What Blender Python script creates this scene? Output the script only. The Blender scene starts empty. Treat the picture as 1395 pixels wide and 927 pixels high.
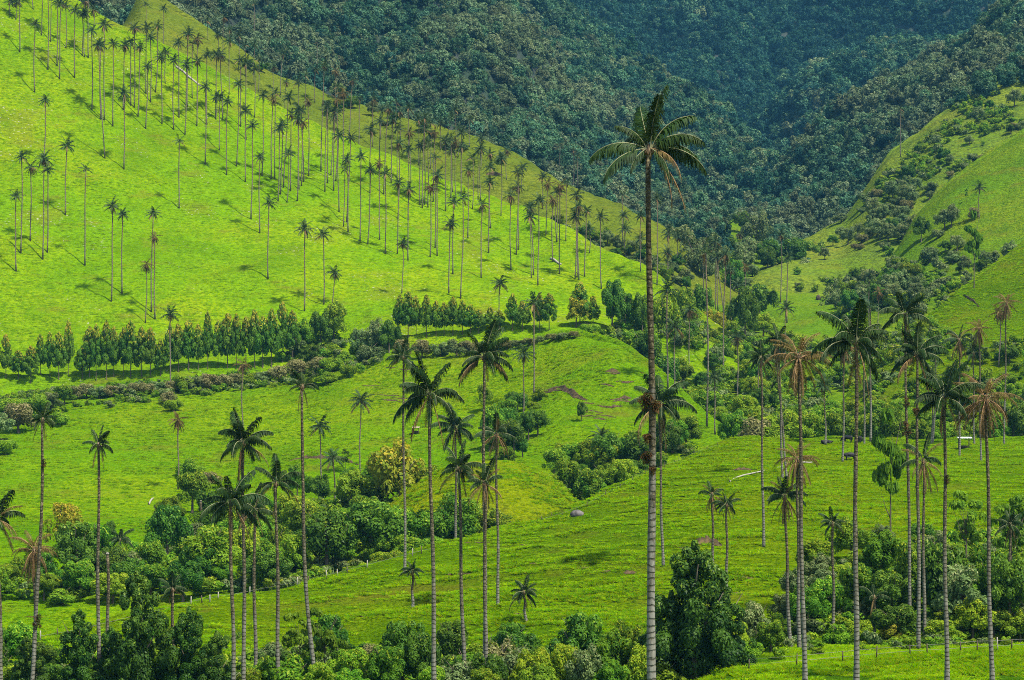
import bpy, bmesh, math, random
import numpy as np
from mathutils import Vector, Matrix

# ------------------------------------------------------------------ camera, light, exposure
SC = bpy.context.scene
COL = SC.collection
F, CX, HY = 3000.0, 697.5, 690.0          # focal length in photo pixels, optical centre, horizon row
cam_d = bpy.data.cameras.new('camera')
cam_d.sensor_width = 36.0
cam_d.lens = F / 1395.0 * 36.0
cam_d.shift_y = (HY - 463.5) / 1395.0
cam_d.clip_start = 0.5
cam_d.clip_end = 20000.0
cam = bpy.data.objects.new('camera', cam_d)
COL.objects.link(cam)
cam.rotation_euler = (math.radians(90), 0, 0)
SC.camera = cam

SUN_TO = Vector((0.44, -0.40, 1.0)).normalized()      # direction towards the sun: high, from the right and a little behind
W = bpy.data.worlds.new('World'); SC.world = W; W.use_nodes = True
wn = W.node_tree
sky = wn.nodes.new('ShaderNodeTexSky'); sky.sky_type = 'NISHITA'; sky.sun_disc = False
sky.sun_elevation = math.asin(SUN_TO.z)
sky.sun_rotation = math.atan2(SUN_TO.x, SUN_TO.y)
bgn = wn.nodes['Background']; bgn.inputs['Strength'].default_value = 0.12
wn.links.new(sky.outputs['Color'], bgn.inputs['Color'])
sd = bpy.data.lights.new('sun', 'SUN'); sd.energy = 4.6; sd.angle = math.radians(2.2); sd.color = (1.0, 0.95, 0.86)
so = bpy.data.objects.new('sun', sd); COL.objects.link(so)
so.rotation_euler = SUN_TO.to_track_quat('Z', 'Y').to_euler()
so.location = (0, 0, 500)
SC.view_settings.view_transform = 'Standard'
SC.view_settings.look = 'None'
SC.view_settings.gamma = 1.0
SC.view_settings.use_curve_mapping = False
SC.view_settings.exposure = 0.95
SC.render.engine = 'CYCLES'
SC.cycles.max_bounces = 5
SC.cycles.diffuse_bounces = 3
SC.cycles.glossy_bounces = 2
SC.cycles.transmission_bounces = 3
SC.cycles.transparent_max_bounces = 4
SC.cycles.volume_bounces = 0
SC.cycles.filter_width = 1.0
SC.cycles.use_denoising = False

rng = np.random.default_rng(7)
RND = random.Random(11)

# ------------------------------------------------------------------ small helpers
def tag(o, label=None, cat=None, group=None, kind=None):
    if label: o['label'] = label
    if cat: o['category'] = cat
    if group: o['group'] = group
    if kind: o['kind'] = kind
    return o

def mesh_np(name, verts, faces, mats=(), smooth=False, tint=None):
    """verts (n,3), faces: list of arrays (m,3) or (m,4)."""
    me = bpy.data.meshes.new(name)
    verts = np.asarray(verts, dtype=np.float32)
    if not isinstance(faces, list): faces = [faces]
    faces = [np.asarray(f, dtype=np.int32) for f in faces if len(f)]
    loops = np.concatenate([f.ravel() for f in faces])
    tot = np.concatenate([np.full(len(f), f.shape[1], dtype=np.int32) for f in faces])
    start = np.concatenate([[0], np.cumsum(tot)[:-1]]).astype(np.int32)
    me.vertices.add(len(verts)); me.vertices.foreach_set('co', verts.ravel())
    me.loops.add(len(loops)); me.loops.foreach_set('vertex_index', loops)
    me.polygons.add(len(tot)); me.polygons.foreach_set('loop_start', start)
    me.polygons.foreach_set('loop_total', tot)
    if smooth: me.polygons.foreach_set('use_smooth', np.ones(len(tot), dtype=bool))
    for m in mats: me.materials.append(m)
    if tint is not None:
        a = me.attributes.new('tint', 'FLOAT', 'FACE'); a.data.foreach_set('value', np.asarray(tint, dtype=np.float32))
    me.update(calc_edges=True)
    return me

def link(name, me, parent=None):
    o = bpy.data.objects.new(name, me); COL.objects.link(o)
    if parent is not None: o.parent = parent
    return o

def empty(name, loc):
    o = bpy.data.objects.new(name, None); COL.objects.link(o); o.location = loc; o.empty_display_size = 0.3
    return o

def vnoise(x, y, seed=0):
    ix = np.floor(x).astype(np.int64); iy = np.floor(y).astype(np.int64)
    fx = x - ix; fy = y - iy
    fx = fx * fx * (3 - 2 * fx); fy = fy * fy * (3 - 2 * fy)
    def h(a, b):
        n = (a * 374761393 + b * 668265263 + seed * 974711) & 0xffffffff
        n = ((n ^ (n >> 13)) * 1274126177) & 0xffffffff
        n = n ^ (n >> 16)
        return (n & 0xffff) / 65535.0
    a = h(ix, iy); b = h(ix + 1, iy); c = h(ix, iy + 1); d = h(ix + 1, iy + 1)
    return (a * (1 - fx) + b * fx) * (1 - fy) + (c * (1 - fx) + d * fx) * fy - 0.5

def fbm(x, y, seed=0, octv=4):
    s = 0; a = 1.0
    for k in range(octv):
        s = s + a * vnoise(x, y, seed + k * 17); x = x * 2.03 + 5.1; y = y * 2.03 - 3.7; a *= 0.5
    return s

def tube_np(pts, radii, sides=8, cap=True):
    pts = np.asarray(pts, float); n = len(pts)
    V = []; t = np.gradient(pts, axis=0); t /= np.linalg.norm(t, axis=1)[:, None] + 1e-9
    ref = np.array([1.0, 0.0, 0.0])
    if abs(t[0] @ ref) > 0.8: ref = np.array([0.0, 1.0, 0.0])
    a = np.linspace(0, 2 * math.pi, sides, endpoint=False)
    for i in range(n):
        u = np.cross(t[i], ref); u /= np.linalg.norm(u) + 1e-9; w = np.cross(t[i], u)
        V.append(pts[i] + radii[i] * (np.cos(a)[:, None] * u + np.sin(a)[:, None] * w))
    V = np.concatenate(V); Fq = []
    for i in range(n - 1):
        for k in range(sides):
            k2 = (k + 1) % sides
            Fq.append((i * sides + k, i * sides + k2, (i + 1) * sides + k2, (i + 1) * sides + k))
    Fq = np.array(Fq)
    if cap:
        V = np.vstack([V, pts[-1][None], pts[0][None]]); c = len(V) - 2; b = (n - 1) * sides
        T = [(b + k, b + (k + 1) % sides, c) for k in range(sides)] + [((k + 1) % sides, k, c + 1) for k in range(sides)]
        return V, Fq, np.array(T)
    return V, Fq, np.zeros((0, 3), int)

class MB:
    """collects pieces of one mesh"""
    def __init__(s): s.v = []; s.q = []; s.t = []; s.n = 0
    def add(s, v, q=(), t=()):
        v = np.asarray(v, float)
        if len(q): s.q.append(np.asarray(q) + s.n)
        if len(t): s.t.append(np.asarray(t) + s.n)
        s.v.append(v); s.n += len(v)
    def tube(s, pts, radii, sides=8): s.add(*tube_np(pts, radii, sides))
    def box(s, c, d, rz=0.0, taper=1.0):
        hx, hy, hz = d[0] / 2, d[1] / 2, d[2] / 2
        v = np.array([(sx * hx * (taper if sz > 0 else 1), sy * hy * (taper if sz > 0 else 1), sz * hz) for sz in (-1, 1) for sx, sy in ((-1, -1), (1, -1), (1, 1), (-1, 1))])
        ca, sa = math.cos(rz), math.sin(rz)
        v = np.stack([v[:, 0] * ca - v[:, 1] * sa, v[:, 0] * sa + v[:, 1] * ca, v[:, 2]], 1) + np.array(c)
        s.add(v, [(3, 2, 1, 0), (4, 5, 6, 7), (0, 1, 5, 4), (1, 2, 6, 5), (2, 3, 7, 6), (3, 0, 4, 7)])
    def mesh(s, name, mats=(), smooth=False, tint=None):
        f = []
        if s.q: f.append(np.concatenate(s.q))
        if s.t: f.append(np.concatenate(s.t))
        return mesh_np(name, np.concatenate(s.v), f, mats, smooth, tint)

# ------------------------------------------------------------------ materials
def new_mat(name):
    m = bpy.data.materials.new(name); m.use_nodes = True
    nt = m.node_tree; nt.nodes.clear()
    out = nt.nodes.new('ShaderNodeOutputMaterial')
    return m, nt, out

class NT:
    def __init__(s, nt): s.nt = nt
    def n(s, t, **k):
        x = s.nt.nodes.new(t)
        for a, b in k.items(): setattr(x, a, b)
        return x
    def set(s, node, **k):
        for a, b in k.items():
            if hasattr(b, 'is_linked') or isinstance(b, bpy.types.NodeSocket): s.nt.links.new(b, node.inputs[a])
            else: node.inputs[a].default_value = b
    def l(s, a, b): s.nt.links.new(a, b)
    def coord(s, kind='Object', scale=(1, 1, 1), rot=(0, 0, 0)):
        c = s.n('ShaderNodeTexCoord'); m = s.n('ShaderNodeMapping'); m.inputs['Scale'].default_value = scale; m.inputs['Rotation'].default_value = rot
        s.l(c.outputs[kind], m.inputs['Vector']); return m.outputs['Vector']
    def noise(s, vec, scale=1.0, detail=4.0, rough=0.55):
        x = s.n('ShaderNodeTexNoise'); s.l(vec, x.inputs['Vector']); x.inputs['Scale'].default_value = scale
        x.inputs['Detail'].default_value = detail; x.inputs['Roughness'].default_value = rough
        return x.outputs['Fac']
    def ramp(s, fac, lo, hi):
        x = s.n('ShaderNodeMapRange'); x.interpolation_type = 'SMOOTHSTEP'
        s.l(fac, x.inputs['Value']); x.inputs['From Min'].default_value = lo; x.inputs['From Max'].default_value = hi
        return x.outputs['Result']
    def mix(s, fac, a, b, mode='MIX'):
        x = s.n('ShaderNodeMix', data_type='RGBA', blend_type=mode)
        for i, v in ((0, fac), (6, a), (7, b)):
            if isinstance(v, bpy.types.NodeSocket): s.l(v, x.inputs[i])
            else: x.inputs[i].default_value = v if i == 0 else (*v, 1.0)
        return x.outputs[2]
    def math(s, op, a, b=0.0):
        x = s.n('ShaderNodeMath', operation=op)
        for i, v in ((0, a), (1, b)):
            if isinstance(v, bpy.types.NodeSocket): s.l(v, x.inputs[i])
            else: x.inputs[i].default_value = v
        return x.outputs[0]
    def bump(s, h, strength, dist):
        b = s.n('ShaderNodeBump'); b.inputs['Strength'].default_value = strength; b.inputs['Distance'].default_value = dist
        s.l(h, b.inputs['Height']); return b.outputs['Normal']

def grass_mat(name, lush, pale, dark, soil_amt=0.5, tuft=2.2, contour=0.5, stones=0.0):
    m, nt, out = new_mat(name); N = NT(nt)
    P = N.coord()
    big = N.noise(P, 0.018, 4, 0.6)
    mid = N.noise(P, 0.11, 5, 0.62)
    fine = N.noise(P, tuft, 3, 0.6)
    Pc = N.coord(scale=(contour * 0.16, contour * 0.5, contour * 1.6))
    con = N.noise(Pc, 1.0, 5, 0.62)                      # cattle tracks running along the contour
    col = N.mix(N.ramp(big, 0.36, 0.64), lush, pale)
    col = N.mix(N.math('MULTIPLY', N.ramp(mid, 0.48, 0.72), 0.65), col, dark)
    col = N.mix(N.math('MULTIPLY', N.ramp(con, 0.52, 0.66), 0.50), col, tuple(c * 0.62 for c in pale))
    col = N.mix(N.ramp(fine, 0.40, 0.66), col, N.mix(0.85, col, dark))
    Pk = N.coord(scale=(contour * 0.9, contour * 2.2, contour * 4.0)); stroke = N.noise(Pk, 1.0, 4, 0.65)
    col = N.mix(N.math('MULTIPLY', N.ramp(stroke, 0.53, 0.66), 0.9), col, tuple(c * 0.45 for c in dark))
    col = N.mix(N.math('MULTIPLY', N.ramp(N.noise(P, 0.05, 4, 0.6), 0.54, 0.70), 0.45), col, (0.17, 0.175, 0.012))
    col = N.mix(N.math('MULTIPLY', N.ramp(N.noise(P, 0.028, 5, 0.65), 0.50, 0.68), 0.5), col, tuple(c * 0.8 for c in dark))
    col = N.mix(N.math('MULTIPLY', N.ramp(N.noise(N.coord(scale=(0.05, 0.05, 0.16)), 1.0, 6, 0.7), 0.55, 0.68), 0.55), col, (0.15, 0.145, 0.014))
    # bare earth where the tracks have worn through
    sp = N.math('MULTIPLY', N.ramp(con, 0.63, 0.70), N.ramp(mid, 0.54, 0.66))
    col = N.mix(N.math('MULTIPLY', sp, soil_amt), col, (0.13, 0.075, 0.03))
    if stones:
        v = N.n('ShaderNodeTexVoronoi'); N.l(P, v.inputs['Vector']); v.inputs['Scale'].default_value = 0.8
        st = N.math('MULTIPLY', N.math('LESS_THAN', v.outputs['Distance'], 0.24), N.ramp(N.noise(P, 0.05, 3, 0.6), 0.53, 0.62))
        st = N.math('MULTIPLY', st, N.math('LESS_THAN', N.noise(P, 0.9, 1), 0.47))
        col = N.mix(N.math('MULTIPLY', st, stones), col, (0.42, 0.40, 0.30))
    h = N.math('ADD', N.math('MULTIPLY', con, 1.4), N.math('MULTIPLY', fine, 0.35))
    h = N.math('ADD', h, N.math('MULTIPLY', mid, 1.2)); h = N.math('ADD', h, N.math('MULTIPLY', stroke, -0.7))
    b = N.n('ShaderNodeBsdfPrincipled'); N.l(col, b.inputs['Base Color']); b.inputs['Roughness'].default_value = 0.8
    b.inputs['Specular IOR Level'].default_value = 0.0
    N.l(N.bump(h, 1.0, 1.8), b.inputs['Normal'])
    N.l(b.outputs[0], out.inputs['Surface'])
    return m

def leaf_mat(name, dark, light, young=None, spec=0.25, trans=0.28, vary=0.35, rough=0.5):
    """tint attribute 0..1 is the leaf's own colour, 2 marks young leaves"""
    m, nt, out = new_mat(name); N = NT(nt)
    at = N.n('ShaderNodeAttribute', attribute_name='tint'); t = at.outputs['Fac']
    col = N.mix(N.ramp(t, 0.0, 1.0), dark, light)
    if young: col = N.mix(N.ramp(t, 1.15, 1.9), col, young)
    oi = N.n('ShaderNodeObjectInfo')
    hs = N.n('ShaderNodeHueSaturation'); N.l(col, hs.inputs['Color'])
    N.l(N.math('ADD', N.math('MULTIPLY', oi.outputs['Random'], vary), 1.0 - vary * 0.5), hs.inputs['Value'])
    hr = N.math('FRACT', N.math('MULTIPLY', oi.outputs['Random'], 7.31))
    N.l(N.math('ADD', N.math('MULTIPLY', hr, 0.026 * vary / 0.35), 0.5 - 0.013 * vary / 0.35), hs.inputs['Hue'])
    b = N.n('ShaderNodeBsdfPrincipled'); N.l(hs.outputs[0], b.inputs['Base Color']); b.inputs['Roughness'].default_value = rough
    b.inputs['Specular IOR Level'].default_value = spec
    tr = N.n('ShaderNodeBsdfTranslucent'); N.l(N.mix(1.0, hs.outputs[0], (1.25, 1.3, 0.6), 'MULTIPLY'), tr.inputs['Color'])
    mx = N.n('ShaderNodeMixShader'); mx.inputs[0].default_value = trans
    N.l(b.outputs[0], mx.inputs[1]); N.l(tr.outputs[0], mx.inputs[2]); N.l(mx.outputs[0], out.inputs['Surface'])
    return m

def plain_mat(name, a, b_, scale=3.0, rough=0.8, bump=0.3, stretch=(1, 1, 1), spec=0.2, metal=0.0):
    m, nt, out = new_mat(name); N = NT(nt)
    P = N.coord(scale=stretch); f = N.noise(P, scale, 5, 0.6)
    b = N.n('ShaderNodeBsdfPrincipled'); N.l(N.mix(N.ramp(f, 0.35, 0.65), a, b_), b.inputs['Base Color'])
    b.inputs['Roughness'].default_value = rough; b.inputs['Specular IOR Level'].default_value = spec; b.inputs['Metallic'].default_value = metal
    N.l(N.bump(f, bump, 0.06), b.inputs['Normal']); N.l(b.outputs[0], out.inputs['Surface'])
    return m

def palm_trunk_mat(name, pale, dark, ring, moss_lo, moss_hi, spacing):
    """ringed wax palm stem: pale waxy bands, dark leaf scars; mossier and darker higher up (attribute 'tint' = height 0..1)"""
    m, nt, out = new_mat(name); N = NT(nt)
    P = N.coord(); sep = N.n('ShaderNodeSeparateXYZ'); N.l(P, sep.inputs[0])
    wob = N.noise(P, 1.3, 3, 0.6)
    z = N.math('ADD', N.math('MULTIPLY', sep.outputs['Z'], 1.0 / spacing), N.math('MULTIPLY', wob, 1.7))
    fr = N.math('FRACT', z)
    rg = N.ramp(fr, 0.34, 0.12)
    Ps = N.coord(scale=(6, 6, 1.2)); st = N.noise(Ps, 1.0, 5, 0.65)
    col = N.mix(N.ramp(st, 0.3, 0.7), pale, tuple(c * 0.55 for c in pale))
    col = N.mix(N.math('MULTIPLY', rg, N.ramp(N.noise(P, 2.5, 2), 0.3, 0.55)), col, ring)
    at = N.n('ShaderNodeAttribute', attribute_name='tint')
    lich = N.noise(N.coord(scale=(1, 1, 0.6)), 1.6, 5, 0.7)
    k = N.math('ADD', N.math('MULTIPLY', at.outputs['Fac'], 0.75), lich)
    col = N.mix(N.ramp(k, moss_lo, moss_hi), col, N.mix(N.ramp(N.noise(P, 6.0, 3, 0.7), 0.52, 0.64), dark, tuple(min(1, c * 4.2) for c in dark)))
    b = N.n('ShaderNodeBsdfPrincipled'); N.l(col, b.inputs['Base Color']); b.inputs['Roughness'].default_value = 0.7
    b.inputs['Specular IOR Level'].default_value = 0.15
    N.l(N.bump(N.math('ADD', N.math('MULTIPLY', rg, -0.8), st), 0.6, 0.06), b.inputs['Normal']); N.l(b.outputs[0], out.inputs['Surface'])
    return m

M = {}
M['near_grass'] = grass_mat('near_grass', (0.122, 0.240, 0.001), (0.195, 0.262, 0.002), (0.065, 0.150, 0.001), 0.85, 1.6, 1.3)
M['left_grass'] = grass_mat('left_grass', (0.138, 0.292, 0.001), (0.225, 0.325, 0.002), (0.08, 0.20, 0.001), 0.7, 1.1, 0.9)
M['hill_grass'] = grass_mat('hill_grass', (0.148, 0.288, 0.001), (0.228, 0.318, 0.002), (0.09, 0.20, 0.001), 0.7, 0.8, 0.5, 0.6)
M['rear_grass'] = grass_mat('rear_grass', (0.115, 0.165, 0.010), (0.165, 0.195, 0.014), (0.08, 0.115, 0.010), 0.3, 0.7, 0.5)  # drier olive tone, also standing in for the weaker light on this slope
M['valley_grass'] = grass_mat('valley_grass', (0.115, 0.24, 0.006), (0.18, 0.255, 0.008), (0.07, 0.15, 0.006), 0.4, 0.9, 0.7)
M['mound_grass'] = grass_mat('mound_grass', (0.20, 0.285, 0.001), (0.265, 0.30, 0.003), (0.12, 0.19, 0.001), 0.6, 1.1, 0.9)
M['slope_grass'] = grass_mat('slope_grass', (0.135, 0.225, 0.010), (0.215, 0.265, 0.018), (0.065, 0.105, 0.015), 0.5, 0.7, 0.5)
M['bank_grass'] = grass_mat('bank_grass', (0.095, 0.25, 0.005), (0.14, 0.27, 0.006), (0.06, 0.17, 0.004), 0.3, 2.6, 2.0)

m, nt, out = new_mat('mountain_soil'); N = NT(nt); P = N.coord()
f1 = N.noise(P, 0.03, 5, 0.65); f2 = N.noise(N.coord(scale=(1, 1, 0.3)), 0.09, 5, 0.7)
c = N.mix(N.ramp(f2, 0.42, 0.6), (0.022, 0.036, 0.024), (0.045, 0.05, 0.042))
c = N.mix(N.ramp(f1, 0.4, 0.65), c, (0.02, 0.04, 0.018))
b = N.n('ShaderNodeBsdfPrincipled'); N.l(c, b.inputs['Base Color']); b.inputs['Roughness'].default_value = 0.9
b.inputs['Specular IOR Level'].default_value = 0.1
N.l(N.bump(f2, 0.9, 6.0), b.inputs['Normal']); N.l(b.outputs[0], out.inputs['Surface'])
M['mountain'] = m

M['frond'] = leaf_mat('palm_frond_green', (0.012, 0.032, 0.008), (0.036, 0.066, 0.014), None, 0.06, 0.16, 0.35, 0.5)
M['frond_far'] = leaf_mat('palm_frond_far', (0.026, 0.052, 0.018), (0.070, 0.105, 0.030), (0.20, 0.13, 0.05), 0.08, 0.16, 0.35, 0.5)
M['frond_dry'] = leaf_mat('palm_frond_dry', (0.066, 0.047, 0.015), (0.185, 0.128, 0.042), None, 0.05, 0.25, 0.4, 0.6)
M['rachis'] = plain_mat('palm_rachis', (0.16, 0.17, 0.07), (0.26, 0.26, 0.13), 3.0, 0.5, 0.1)
M['rachis_dry'] = plain_mat('palm_rachis_dry', (0.20, 0.11, 0.045), (0.32, 0.20, 0.09), 3.0, 0.7, 0.1)
M['shaft'] = plain_mat('palm_leaf_base', (0.12, 0.075, 0.035), (0.26, 0.19, 0.10), 2.0, 0.7, 0.4, (2, 2, 0.4))
M['trunk_main'] = palm_trunk_mat('palm_trunk_mossy', (0.25, 0.24, 0.19), (0.040, 0.034, 0.016), (0.075, 0.066, 0.048), 0.60, 0.98, 0.33)
M['trunk'] = palm_trunk_mat('palm_trunk_ringed', (0.225, 0.215, 0.165), (0.052, 0.043, 0.022), (0.05, 0.042, 0.026), 0.55, 1.0, 0.34)
M['trunk_far'] = palm_trunk_mat('palm_trunk_far', (0.19, 0.165, 0.115), (0.085, 0.062, 0.035), (0.09, 0.07, 0.045), 0.7, 1.2, 0.8)
M['epiphyte'] = leaf_mat('epiphyte', (0.035, 0.022, 0.010), (0.13, 0.070, 0.026), (0.06, 0.10, 0.02), 0.05, 0.2, 0.2)
M['bark'] = plain_mat('tree_bark', (0.055, 0.042, 0.028), (0.15, 0.12, 0.085), 2.5, 0.9, 0.6, (2, 2, 0.5))
M['leaf_broad'] = leaf_mat('leaf_broad', (0.050, 0.130, 0.009), (0.17, 0.29, 0.016), (0.31, 0.37, 0.02), 0.06, 0.38, 0.6)
M['leaf_bright'] = leaf_mat('leaf_bright', (0.090, 0.19, 0.010), (0.20, 0.31, 0.014), (0.29, 0.34, 0.02), 0.06, 0.4, 0.5)
M['leaf_dark'] = leaf_mat('leaf_dark', (0.030, 0.092, 0.009), (0.105, 0.21, 0.015), (0.20, 0.29, 0.02), 0.10, 0.34, 0.5, 0.45)
M['leaf_conifer'] = leaf_mat('leaf_conifer', (0.014, 0.050, 0.007), (0.066, 0.145, 0.012), (0.15, 0.24, 0.02), 0.10, 0.3, 0.3, 0.45)
M['leaf_row'] = leaf_mat('leaf_row', (0.045, 0.125, 0.012), (0.125, 0.235, 0.016), (0.40, 0.35, 0.03), 0.08, 0.36, 0.35)
M['leaf_gold'] = leaf_mat('leaf_gold', (0.14, 0.19, 0.012), (0.30, 0.29, 0.02), (0.42, 0.33, 0.03), 0.06, 0.35, 0.2)
M['leaf_dry'] = leaf_mat('leaf_dry', (0.095, 0.105, 0.030), (0.24, 0.225, 0.085), (0.30, 0.26, 0.11), 0.04, 0.25, 0.35)
M['leaf_grey'] = leaf_mat('leaf_grey', (0.070, 0.120, 0.032), (0.19, 0.25, 0.085), (0.26, 0.27, 0.11), 0.05, 0.28, 0.5)
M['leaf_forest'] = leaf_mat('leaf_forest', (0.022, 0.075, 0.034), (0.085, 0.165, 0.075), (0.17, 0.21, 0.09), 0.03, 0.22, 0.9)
M['leaf_cloud'] = leaf_mat('leaf_cloud', (0.008, 0.040, 0.024), (0.034, 0.094, 0.054), (0.09, 0.14, 0.06), 0.03, 0.2, 0.8)  # darkest forest leaf; its tone stands in for shade in the ravines
M['leaf_crest'] = leaf_mat('leaf_crest', (0.065, 0.110, 0.048), (0.150, 0.195, 0.090), (0.21, 0.22, 0.11), 0.03, 0.22, 0.7)  # drier scrub leaf, its paleness also painting the sunlit crests
M['rock'] = plain_mat('rock', (0.055, 0.05, 0.045), (0.15, 0.135, 0.12), 1.5, 0.9, 0.8)
M['wood_pale'] = plain_mat('wood_pale', (0.20, 0.18, 0.14), (0.36, 0.33, 0.26), 2.0, 0.8, 0.4, (1, 6, 6))
M['wood_dark'] = plain_mat('wood_dark', (0.035, 0.026, 0.018), (0.10, 0.075, 0.05), 3.0, 0.9, 0.5)
M['wire'] = plain_mat('wire', (0.16, 0.15, 0.14), (0.25, 0.23, 0.22), 5, 0.5, 0.0, metal=0.7)
M['tin'] = plain_mat('painted_tin', (0.72, 0.74, 0.76), (0.82, 0.83, 0.84), 1.0, 0.5, 0.05)
M['thatch'] = plain_mat('tan_roof', (0.36, 0.28, 0.17), (0.55, 0.45, 0.30), 4.0, 0.8, 0.4)
M['soil'] = plain_mat('bare_soil', (0.030, 0.020, 0.009), (0.095, 0.066, 0.028), 1.8, 0.95, 0.7)
M['hide'] = plain_mat('black_hide', (0.010, 0.010, 0.010), (0.028, 0.025, 0.022), 2.0, 0.6, 0.1)
M['hide_white'] = plain_mat('white_hide', (0.55, 0.52, 0.46), (0.70, 0.67, 0.6), 2.0, 0.7, 0.1)

# ------------------------------------------------------------------ terrain
def itp(pts, px, smooth=26):
    pts = sorted(pts); xs = [p[0] for p in pts]; ys = [p[1] for p in pts]
    y = np.interp(px, xs, ys)
    step = px[1] - px[0]; k = max(1, int(smooth / step)) | 1
    if k > 1:
        for _ in range(2):
            yp = np.pad(y, k // 2, mode='edge'); y = np.convolve(yp, np.ones(k) / k, mode='valid')
    return y

class Hill:
    """A hill side lofted through contour lines given as (bearing in px, height row in px, distance in m); real metres in the end."""
    def __init__(s, name, rows, mat, px0=-500, px1=1900, step=6, sub=14, amp=(1.0, 0.35, 0.0), seed=1, ridge=-3, warp=None, sm=26):
        px = np.arange(px0, px1 + step, step, dtype=float); s.px = px
        D = []; Z = []
        for r in rows:
            d = itp(r[1], px, sm * 2) if isinstance(r[1], list) else np.full_like(px, float(r[1]))
            if r[0] == 'y': z = (HY - itp(r[2], px, sm)) / F * d
            elif r[0] == 'z': z = itp(r[2], px, sm) if isinstance(r[2], list) else np.full_like(px, float(r[2]))
            elif r[0] == 'off':                                   # relative to the previous row
                d = D[-1] + r[1]; z = Z[-1] + (itp(r[2], px, sm) if isinstance(r[2], list) else r[2])
            D.append(d); Z.append(z)
        D = np.array(D); Z = np.array(Z); n = len(D)
        s.nridge = (n + ridge) * sub
        DD = []; ZZ = []
        for i in range(n - 1):                                   # Catmull-Rom through the rows
            p0 = max(i - 1, 0); p3 = min(i + 2, n - 1)
            for k in range(sub + (i == n - 2)):
                t = k / sub
                def cr(A):
                    m1 = (A[i + 1] - A[p0]) * 0.5; m2 = (A[p3] - A[i]) * 0.5
                    return (2 * t**3 - 3 * t**2 + 1) * A[i] + (t**3 - 2 * t**2 + t) * m1 + (-2 * t**3 + 3 * t**2) * A[i + 1] + (t**3 - t**2) * m2
                ZZ.append(cr(Z)); DD.append(D[i] * (1 - t) + D[i + 1] * t)
        D = np.array(DD); Z = np.array(ZZ)
        X = (px[None, :] - CX) / F * D
        if warp is not None: Z = Z + warp(X, D, Z)
        Z = Z + amp[0] * fbm(X / 38, D / 38, seed, 3) + amp[1] * fbm(X / 7, D / 5, seed + 5, 3)
        if amp[2]:
            rp = fbm(X / 11, D / 3.6 + 0.8 * fbm(X / 25, D / 25, seed + 31, 2), seed + 9, 3)
            Z = Z + amp[2] * np.where(rp > 0, rp, rp * 0.5)
        s.D, s.Z, s.X, s.name = D, Z, X, name
        nv, nc = D.shape
        V = np.stack([X, D, Z], -1).reshape(-1, 3)
        idx = np.arange(nv * nc).reshape(nv, nc)
        Q = np.stack([idx[:-1, :-1], idx[:-1, 1:], idx[1:, 1:], idx[1:, :-1]], -1).reshape(-1, 4)
        s.obj = link(name, mesh_np(name, V, Q, [mat], True))
        s.obj['kind'] = 'structure'
        s.PY = HY - F * Z / D
    def col(s, px):
        u = (px - s.px[0]) / (s.px[1] - s.px[0]); i = int(min(max(math.floor(u), 0), len(s.px) - 2)); f = min(max(u - i, 0), 1)
        return s.D[:, i] * (1 - f) + s.D[:, i + 1] * f, s.Z[:, i] * (1 - f) + s.Z[:, i + 1] * f
    def hit(s, px, py):
        """the point of the hill side seen at that bearing and height (the crest where it looks past the hill)"""
        d, z = s.col(px); y = HY - F * z / d
        n = min(s.nridge + 6, len(y) - 1)
        for k in range(n):
            if y[k] >= py >= y[k + 1]:
                f = (y[k] - py) / max(y[k] - y[k + 1], 1e-6); dd = d[k] * (1 - f) + d[k + 1] * f
                return Vector(((px - CX) / F * dd, dd, z[k] * (1 - f) + z[k + 1] * f))
        k = int(np.argmin(y[:n + 1])) if py < y[:n + 1].min() else 0
        return Vector(((px - CX) / F * d[k], d[k], z[k]))
    def at(s, px, dist):
        d, z = s.col(px)
        return Vector(((px - CX) / F * dist, dist, float(np.interp(dist, d, z))))

L = {}
RGT = lambda l, r: [(-500, l), (880, l), (1010, r), (1900, r)]
L['near'] = Hill('near_ground', [
    ('z', 15, -3.5), ('z', 60, -9.5), ('z', 110, -12.5), ('z', 165, RGT(-16, -14.9)),
    ('z', 186, RGT(-17, -14.7)),
    ('z', 198, [(-500, -17.4), (880, -17.4), (950, -16.0), (1000, -14.7), (1100, -14.2), (1150, -13.9), (1300, -13.2), (1395, -12.8), (1900, -12.4)]),
    ('z', 201, [(-500, -17.5), (880, -17.5), (950, -16.4), (1000, -15.2), (1100, -14.9), (1150, -14.6), (1300, -13.7), (1395, -13.4), (1900, -13)]),
    ('z', 214, RGT(-17.5, -14.4)), ('z', 228, RGT(-16.8, -14.6)), ('z', 250, -19), ('z', 270, -30)],
    M['bank_grass'], step=4, sub=12, amp=(0.5, 0.3, 0.05), seed=3, ridge=-2)
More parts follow.
